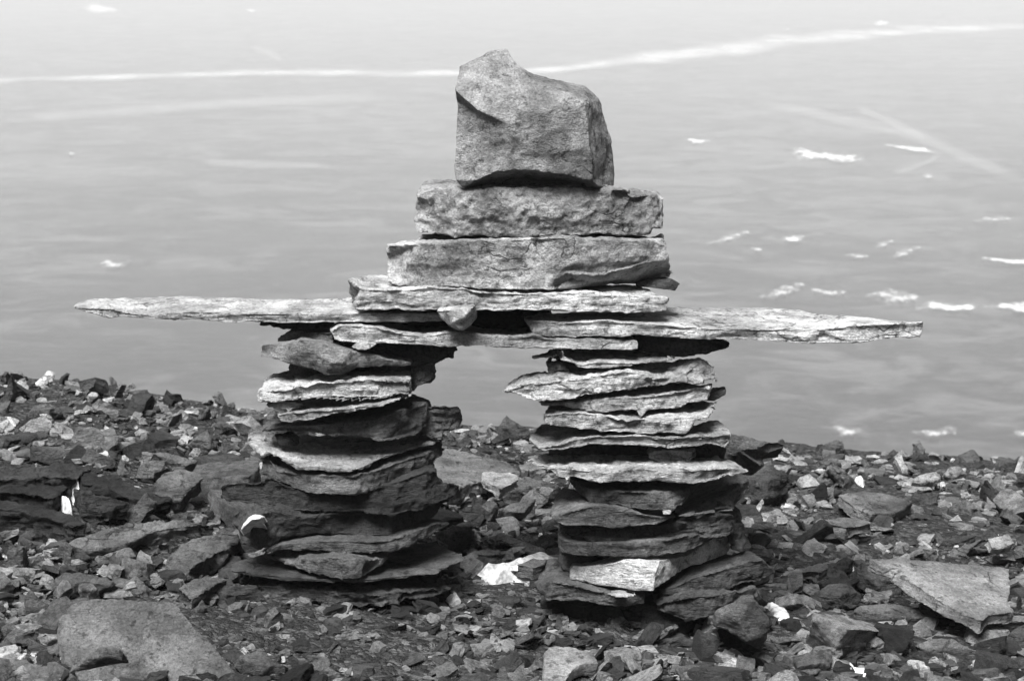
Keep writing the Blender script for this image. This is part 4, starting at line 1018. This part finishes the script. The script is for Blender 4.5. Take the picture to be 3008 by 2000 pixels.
# ------------------------------------------------------------------ snow left between the rocks
def snow(label, outline, h=.05, seed=0, grow=1.3):
    n = len(outline)
    cx = sum(p[0] for p in outline) / n; cy = sum(p[1] for p in outline) / n
    dense = []
    for i in range(n):
        a, b = outline[i], outline[(i + 1) % n]
        for t in np.linspace(0, 1, 8, endpoint=False): dense.append((a[0] + (b[0] - a[0]) * t, a[1] + (b[1] - a[1]) * t))
    m = len(dense); V, Fc = [], []
    K = 14
    for k in range(K):
        f = 1 - k / (K - 1) * .97
        lift = h * (1 - (f * grow / max(grow, 1)) ** 4) - .03 * f ** 6
        for p in dense:
            g = on_ground(cx + (p[0] - cx) * f * grow, cy + (p[1] - cy) * f * grow)
            V.append((g.x, g.y, g.z + lift))
    for k in range(K - 1):
        for i in range(m):
            j = (i + 1) % m
            Fc.append((k * m + i, k * m + j, (k + 1) * m + j, (k + 1) * m + i))
    Fc.append(tuple((K - 1) * m + i for i in range(m)))
    me = bpy.data.meshes.new('snow_patch'); me.from_pydata(V, [], Fc)
    co = get_co(me)
    co[:, 2] += (fbm(co * 14 + seed, 3) - .5) * .05 + (fbm(co * 50 + seed, 2) - .5) * .014
    set_co(me, co)
    c = center_origin(me)
    me.polygons.foreach_set('use_smooth', [True] * len(me.polygons))
    o = link_mesh('snow_patch', me, M_SNOW); o.location = c
    tag(o, label, 'snow patch', 'snow patches between the rocks')
snow('white snow patch in the middle of the dark outcrop at left', Z6((465, 1190), (540, 1140), (590, 1085), (625, 1120), (690, 1160), (690, 1225), (680, 1255), (600, 1230)), .07, 1, 1.1)
snow('white snow tongue below the bigger snow patch, dark outcrop at left', Z6((470, 1320), (530, 1290), (570, 1320), (625, 1400), (580, 1405), (520, 1370)), .06, 2, 1.0)
snow('small snow scrap under the thin dark ledge at left', Z6((975, 1268), (1020, 1240), (1050, 1228), (1095, 1272), (1040, 1280)), .014, 3, 1.7)
snow('snow lump between the bulky boulder and the left leg', Z7((1785, 455), (1830, 420), (1900, 390), (1950, 410), (1995, 460), (1920, 490), (1840, 500)), .014, 4, 1.7)
snow('broad snow patch at the feet between the two legs', ZM((560, 1310), (640, 1290), (700, 1260), (800, 1250), (960, 1230), (1060, 1175), (1170, 1190), (1080, 1280), (980, 1330), (800, 1320), (680, 1345)), .035, 5, 1.3)
snow('small snow streak beside the crusty rock at the left foot', ZM((380, 1290), (450, 1240), (510, 1235), (540, 1270), (460, 1300)), .014, 6, 1.7)
snow('snow pocket right of the boulder at the right foot', Z5((2015, 975), (2080, 955), (2095, 1000), (2110, 1060), (2150, 1090), (2145, 1150), (2060, 1060)), .014, 7, 1.7)
snow('snow pocket behind the rocks right of the right foot', Z5((2175, 890), (2230, 895), (2270, 915), (2250, 950), (2190, 940)), .014, 8, 1.7)
snow('narrow snow strip among stones in the right foreground', Z8((590, 1235), (640, 1240), (720, 1290), (700, 1310), (640, 1300)), .014, 9, 1.7)
snow('snow drift near the bottom edge at right', Z8((415, 1460), (520, 1475), (620, 1480), (700, 1550), (870, 1555), (760, 1580), (600, 1570), (540, 1500)), .014, 10, 1.7)
snow('snow patch left of the snow drift at bottom right', Z8((130, 1130), (200, 1120), (240, 1220), (220, 1280), (150, 1190)), .014, 11, 1.7)
snow('snow scrap by the grey block under the triangular slab', Z8((610, 960), (640, 900), (660, 940), (640, 980)), .014, 12, 1.7)
snow('snow sliver next to the pale jagged slab at the right edge', Z8((1480, 740), (1530, 700), (1560, 720), (1520, 770)), .014, 13, 1.7)
snow('snow scrap by the long leaning rock on the right slope', Z8((610, 320), (660, 330), (700, 355), (690, 370), (650, 350)), .014, 14, 1.7)
# (the streak of snow on the drooping slab of the left leg)
sv, sf = tin_arrays(Z3((274, 545, -.02), (300, 490, -.03), (340, 440, -.035), (385, 418, -.03), (430, 422, -.02), (467, 436, -.02), (440, 470, -.02), (470, 500, -.02), (430, 490, -.025), (370, 492, -.03), (300, 530, -.03)),
                    [Z3((310, 510, -.055), (360, 460, -.06), (430, 450, -.05))], lambda p: -.15 + p[2], lambda p, w: Vector((w.x, w.y + .06, w.z - .03)))
me = remesh_arrays(sv, sf, .003)
c = center_origin(me); me.polygons.foreach_set('use_smooth', [True] * len(me.polygons))
o = link_mesh('snow_patch', me, M_SNOW); o.location = c
tag(o, 'curved white streak of snow clinging to a slab of the left leg', 'snow patch', 'snow patches between the rocks')
# ------------------------------------------------------------------ the sea far below, with slicks and drifting ice
wm = bpy.data.meshes.new('water')
S = 1480
wm.from_pydata([(-S, 20, SEA), (S, 20, SEA), (S, 3590, SEA), (-S, 3590, SEA)], [], [(0, 1, 2, 3)])
def water_mat():
    m = bpy.data.materials.new('sea_water'); m.use_nodes = True
    nt = m.node_tree; L = nt.links; b = nt.nodes['Principled BSDF']
    b.inputs['IOR'].default_value = 1.33; b.inputs['Roughness'].default_value = .05
    tc = nt.nodes.new('ShaderNodeTexCoord')
    def noise(s, d, r, stretch=(1, 1, 1), rz=0):
        mp = nd(nt, 'ShaderNodeMapping'); mp.inputs['Scale'].default_value = stretch; mp.inputs['Rotation'].default_value = (0, 0, rz)
        L.new(tc.outputs['Object'], mp.inputs['Vector'])
        n = nd(nt, 'ShaderNodeTexNoise'); n.inputs['Scale'].default_value = s; n.inputs['Detail'].default_value = d; n.inputs['Roughness'].default_value = r
        n.inputs['Distortion'].default_value = 1.4
        L.new(mp.outputs[0], n.inputs['Vector']); return n.outputs['Fac']
    n1 = noise(.010, 6, .62, (.7, .9, 1), .3)
    n2 = noise(.07, 10, .74, (.6, .7, 1), .25)
    r = ramp(nt, [(.43, .0), (.5, .008), (.58, .06)])
    L.new(math_(nt, 'ADD', math_(nt, 'MULTIPLY', n1, .45), math_(nt, 'MULTIPLY', n2, .55)), r.inputs[0])
    L.new(r.outputs[0], b.inputs['Base Color'])
    rr = ramp(nt, [(.4, .16), (.6, .05)]); L.new(n2, rr.inputs[0]); L.new(rr.outputs[0], b.inputs['Roughness'])
    n3 = noise(.35, 6, .65, (.7, 1, 1), .1)
    bp = nd(nt, 'ShaderNodeBump'); bp.inputs['Strength'].default_value = .12; bp.inputs['Distance'].default_value = 1.2
    L.new(n3, bp.inputs['Height']); L.new(bp.outputs[0], b.inputs['Normal'])
    return m
wo = link_mesh('water', wm, water_mat()); tag(wo, kind='structure')

def edge_mat(name, col, strength, scale, soft, nz, lo=.12):
    """floating ice or painted slick sheen, thinning out raggedly toward its rim"""
    m = bpy.data.materials.new(name); m.use_nodes = True
    nt = m.node_tree; L = nt.links; b = nt.nodes['Principled BSDF']
    b.inputs['Base Color'].default_value = (col, col, col, 1); b.inputs['Roughness'].default_value = .8
    at = nt.nodes.new('ShaderNodeAttribute'); at.attribute_name = 'inner'
    tc = nt.nodes.new('ShaderNodeTexCoord')
    n = nd(nt, 'ShaderNodeTexNoise'); n.inputs['Scale'].default_value = scale; n.inputs['Detail'].default_value = 6; n.inputs['Roughness'].default_value = .65
    mp = nd(nt, 'ShaderNodeMapping'); mp.inputs['Scale'].default_value = (1, .4, 1)
    L.new(tc.outputs['Object'], mp.inputs['Vector']); L.new(mp.outputs[0], n.inputs['Vector'])
    a = math_(nt, 'ADD', at.outputs['Fac'], math_(nt, 'MULTIPLY', math_(nt, 'SUBTRACT', n.outputs['Fac'], .5), nz))
    mr = nd(nt, 'ShaderNodeMapRange'); mr.inputs['From Min'].default_value = lo; mr.inputs['From Max'].default_value = lo + soft
    mr.inputs['To Max'].default_value = strength; mr.interpolation_type = 'SMOOTHSTEP'
    L.new(a, mr.inputs['Value']); L.new(mr.outputs['Result'], b.inputs['Alpha'])
    return m
M_FLOE = edge_mat('pack_ice', .7, .85, .35, 1.1, 3.2, .25)
M_BRASH = edge_mat('brash_ice', .6, .55, .4, 1.3, 5, .25)
M_SLICK = edge_mat('painted_slick', .75, .5, .022, 1.5, 2.6, .12)  # brighter reflection of a smooth slick, painted as a whitish film
M_FAINT = edge_mat('faint_painted_slick', .6, .12, .02, 1.0, 1.2, .1)  # same painted slick reflection, fainter

def sheet(name, outline, z, mat, label, cat, group):
    n = len(outline)
    cx = sum(p[0] for p in outline) / n; cy = sum(p[1] for p in outline) / n
    V, A, Fc = [], [], []
    rings = [(1.12, 0.0), (1.0, .18), (.8, .5), (.5, .85)]
    dense = []
    for i in range(n):
        a, b = outline[i], outline[(i + 1) % n]
        for t in (0, .33, .66): dense.append((a[0] + (b[0] - a[0]) * t, a[1] + (b[1] - a[1]) * t))
    m = len(dense)
    for s, v in rings:
        for p in dense:
            V.append(at_z(cx + (p[0] - cx) * s, cy + (p[1] - cy) * s, z)); A.append(v)
    V.append(at_z(cx, cy, z)); A.append(1.0)
    for k in range(len(rings) - 1):
        for i in range(m):
            j = (i + 1) % m
            Fc.append((k * m + i, k * m + j, (k + 1) * m + j, (k + 1) * m + i))
    k = len(rings) - 1
    for i in range(m): Fc.append((k * m + i, k * m + (i + 1) % m, len(V) - 1))
    c = V[-1].copy()
    me = bpy.data.meshes.new(name); me.from_pydata([tuple(v - c) for v in V], [], Fc)
    at = me.attributes.new('inner', 'FLOAT', 'POINT'); at.data.foreach_set('value', A)
    o = link_mesh(name, me, mat); o.location = c
    return tag(o, label, cat, group)

def ribbon(name, line, mat, label, group='painted slick sheen on the sea', zoff=.3):
    """line: (px, py, half width in px)"""
    xs = [p[0] for p in line]
    V, A, Fc = [], [], []
    N = 90
    L_ = np.linspace(0, 1, N); cum = np.linspace(0, 1, len(line))
    PX = np.interp(L_, cum, xs); PY = np.interp(L_, cum, [p[1] for p in line]); HW = np.interp(L_, cum, [p[2] for p in line])
    ker = np.array([1, 2, 3, 4, 3, 2, 1]) / 16
    PYs = np.convolve(np.pad(PY, 3, mode='edge'), ker, 'valid')
    for i in range(N):
        end = min(1, min(i, N - 1 - i) / 12)
        for k in range(9):
            t = k / 4 - 1
            V.append(at_z(PX[i], PYs[i] + t * HW[i] * 1.9, SEA + zoff)); A.append(end * (math.cos(t * math.pi) * .5 + .5))
    for i in range(N - 1):
        for k in range(8):
            Fc.append((i * 9 + k, (i + 1) * 9 + k, (i + 1) * 9 + k + 1, i * 9 + k + 1))
    c = V[N * 9 // 2].copy()
    me = bpy.data.meshes.new(name); me.from_pydata([tuple(v - c) for v in V], [], Fc)
    at = me.attributes.new('inner', 'FLOAT', 'POINT'); at.data.foreach_set('value', A)
    o = link_mesh(name, me, mat); o.location = c
    return tag(o, label, 'foam line', group)
GF = 'pieces of ice drifting on the sea'
FL = [('large bright ice floe at top left of the sea', Q1((370, 48), (395, 15), (425, 10), (480, 27), (540, 37), (578, 52), (500, 62), (430, 68)), M_FLOE),
      ('small faint ice floe at the top, right of the large bright one', Q1((1122, 48), (1150, 40), (1192, 50), (1160, 62)), M_FLOE),
      ('oval ice floe just above the white painted slick, top right', Q2((1550, 122), (1600, 106), (1655, 116), (1640, 138), (1570, 140)), M_FLOE),
      ('tiny dot of ice above the painted slick, right of the head', Q2((1095, 157), (1107, 150), (1120, 157), (1107, 166)), M_FLOE),
      ('bright ice floe nearest the head on its right side', Q2((565, 735), (600, 728), (640, 745), (700, 740), (660, 762), (600, 764)), M_FLOE),
      ('largest ragged ice floe right of the head', Q2((1105, 785), (1135, 772), (1180, 798), (1230, 815), (1310, 803), (1400, 826), (1500, 820), (1535, 850), (1480, 862), (1360, 862), (1270, 842), (1150, 852)), M_FLOE),
      ('long thin ice streak upper right, right of the largest ragged floe', Q2((1590, 760), (1720, 770), (1860, 786), (1915, 814), (1800, 808), (1690, 786)), M_FLOE),
      ('small round ice scrap below the long thin streak', Q2((1808, 935), (1850, 913), (1895, 930), (1850, 950)), M_BRASH),
      ('bright lens shaped ice floe above the middle of the right arm', Q3((795, 220), (900, 188), (985, 195), (940, 226), (860, 230)), M_FLOE),
      ('slanting streak of brash ice right of the shoulder stones', Q3((340, 248), (440, 205), (560, 172), (670, 155), (590, 195), (440, 240)), M_BRASH),
      ('small pale ice scrap below the slanting brash streak', Q3((615, 272), (680, 258), (735, 268), (690, 290)), M_BRASH),
      ('low broad strip of brash ice above the right arm, left of the hooked one', Q3((1200, 315), (1290, 298), (1380, 305), (1370, 325), (1260, 330)), M_BRASH),
      ('hooked scrap of brash ice highest above the right arm', Q3((1380, 275), (1420, 230), (1550, 210), (1500, 240), (1440, 262)), M_BRASH),
      ('short brash ice band right of the hooked scrap', Q3((1470, 325), (1550, 278), (1700, 255), (1630, 300), (1520, 335)), M_BRASH),
      ('feathery brash ice patch closest above the right arm', Q3((640, 578), (740, 540), (850, 485), (1010, 476), (930, 530), (780, 580)), M_BRASH),
      ('thin brash ice tail right of the feathery patch', Q3((990, 515), (1100, 520), (1230, 532), (1170, 560), (1020, 545)), M_BRASH),
      ('wide band of brash ice above the tip of the right arm', Q3((1345, 545), (1480, 510), (1600, 540), (1720, 562), (1600, 615), (1440, 612)), M_BRASH),
      ('bright ice tongue beyond the tip of the right arm', Q3((1630, 642), (1740, 590), (1900, 615), (2070, 612), (2030, 645), (1860, 655), (1720, 645)), M_FLOE),
      ('bright ice band cut by the right edge', Q3((2070, 628), (2200, 600), (2330, 592), (2420, 600), (2420, 680), (2316, 672), (2200, 645)), M_FLOE),
      ('thin curved ice streak at the right edge', Q3((2005, 318), (2130, 332), (2250, 338), (2400, 345), (2400, 372), (2220, 362), (2100, 345)), M_FLOE),
      ('dotted ice streak near the top right edge', Q3((1980, 105), (2070, 80), (2180, 72), (2300, 85), (2200, 95), (2080, 105)), M_BRASH),
      ('pale brash ice smear low over the right skyline', Q3((1130, 1405), (1170, 1340), (1250, 1380), (1380, 1350), (1290, 1405), (1180, 1430)), M_BRASH),
      ('second pale ice smear over the right skyline, farther right', Q3((1570, 1400), (1700, 1385), (1920, 1350), (1880, 1410), (1700, 1430)), M_BRASH),
      ('short ice smear low at the right edge', Q3((2190, 1415), (2316, 1375), (2420, 1370), (2400, 1410), (2260, 1430)), M_BRASH),
      ('faint ice scrap far left, level with the shoulders', Q1((440, 1215), (490, 1195), (560, 1212), (610, 1195), (560, 1230), (480, 1235)), M_BRASH),
      ('faint short ice fleck at left, level with the head', Q1((300, 705), (335, 697), (360, 706), (330, 714)), M_BRASH)]
for i, (lab, ol, mt) in enumerate(FL):
    sheet('ice_floe', ol, SEA + .35 + .01 * i, mt, lab, 'ice', GF)
ribbon('painted_slick', P0((-300, 246, 7), (0, 237, 7), (400, 224, 8), (850, 212, 9), (1345, 217, 9), (1600, 207, 10), (1750, 192, 13), (1950, 168, 20), (2150, 140, 20), (2350, 116, 18), (2550, 100, 16), (2780, 84, 13), (3008, 80, 12), (3300, 78, 10)), M_SLICK, 'long bright painted slick sweeping across the whole sea behind the head')
ribbon('painted_slick', Q2((850, 535, 10), (1150, 575, 12), (1400, 640, 14), (1700, 692, 16), (1850, 745, 18), (2000, 815, 18), (2200, 890, 18), (2420, 985, 18)), M_FAINT, 'faint painted slick slanting down to the right edge', zoff=.25)
ribbon('painted_slick', Q2((1450, 565, 8), (1600, 620, 12), (1750, 690, 14), (1850, 745, 14)), M_FAINT, 'short faint painted slick joining the slanting one from above', zoff=.27)
ribbon('painted_slick', Q2((1650, 918, 7), (1760, 892, 7), (1850, 855, 7), (1925, 815, 7)), M_FAINT, 'short faint painted slick rising under the long thin ice streak', zoff=.29)
ribbon('painted_slick', Q1((0, 545, 12), (500, 520, 12), (1100, 470, 12), (1900, 440, 14)), M_FAINT, 'faint painted slick left of the head, below the bright one', zoff=.26)
ribbon('painted_slick', Q1((900, 745, 10), (1200, 758, 10), (1540, 765, 8)), M_FAINT, 'short faint painted slick at left, level with the head', zoff=.28)
ribbon('painted_slick', Q1((1150, 215, 9), (1240, 245, 9), (1300, 280, 9)), M_FAINT, 'tiny faint painted slick stroke above the bright line, left of the head', zoff=.24)
# ------------------------------------------------------------------ light, sky, camera
SUN_EL, SUN_AZ = R(60), R(-156)          # azimuth from +Y towards +X: the sun stands to the left
sd = Vector((math.sin(SUN_AZ) * math.cos(SUN_EL), math.cos(SUN_AZ) * math.cos(SUN_EL), math.sin(SUN_EL)))
sun = bpy.data.lights.new('sun', 'SUN'); sun.energy = 4.2; sun.angle = R(30)
sun.color = (1, 1, 1)
so = bpy.data.objects.new('sun', sun); C.objects.link(so)
so.rotation_euler = (-sd).to_track_quat('-Z', 'Y').to_euler()
w = bpy.data.worlds.new('World'); scene.world = w; w.use_nodes = True
nt = w.node_tree
sky = nt.nodes.new('ShaderNodeTexSky'); sky.sky_type = 'NISHITA'; sky.sun_disc = False
sky.sun_elevation = SUN_EL; sky.sun_rotation = SUN_AZ
sky.air_density = 1.0; sky.dust_density = 3.0
bw = nt.nodes.new('ShaderNodeRGBToBW')
nt.links.new(sky.outputs[0], bw.inputs[0]); nt.links.new(bw.outputs[0], nt.nodes['Background'].inputs['Color'])
nt.nodes['Background'].inputs['Strength'].default_value = .032

hz = bpy.data.meshes.new('haze')
hv = [(x, y, z) for z in (SEA - 1.0, 3.0) for y in (-90, 3600) for x in (-1500, 1500)]
hz.from_pydata(hv, [], [(0, 1, 3, 2), (4, 6, 7, 5), (0, 4, 5, 1), (2, 3, 7, 6), (0, 2, 6, 4), (1, 5, 7, 3)])
bmh = bmesh.new(); bmh.from_mesh(hz); bmesh.ops.recalc_face_normals(bmh, faces=bmh.faces); bmh.to_mesh(hz); bmh.free()
hm = bpy.data.materials.new('sea_haze'); hm.use_nodes = True
hn = hm.node_tree; hn.nodes.remove(hn.nodes['Principled BSDF'])
pv = hn.nodes.new('ShaderNodeVolumePrincipled'); pv.inputs['Density'].default_value = .0007
pv.inputs['Color'].default_value = (.9, .9, .9, 1)
hn.links.new(pv.outputs[0], hn.nodes['Material Output'].inputs['Volume'])
ho = link_mesh('haze', hz, hm); tag(ho, 'thin pale haze over the sea', 'haze', kind='stuff')

cam = bpy.data.cameras.new('camera'); cam.sensor_width = 23.7; cam.sensor_fit = 'HORIZONTAL'
cam.lens = F / 3008 * 23.7; cam.clip_end = 30000; cam.clip_start = .05
cam.dof.use_dof = True; cam.dof.focus_distance = 5.6; cam.dof.aperture_fstop = 7.1
co_ = bpy.data.objects.new('camera', cam); C.objects.link(co_)
co_.location = EYE; co_.rotation_euler = (R(90) - PITCH, 0, 0)
scene.camera = co_
scene.view_settings.view_transform = 'Standard'; scene.view_settings.look = 'None'
scene.view_settings.exposure = 1.42
scene.view_settings.gamma = 1
scene.cycles.max_bounces = 6
scene.cycles.diffuse_bounces = 1
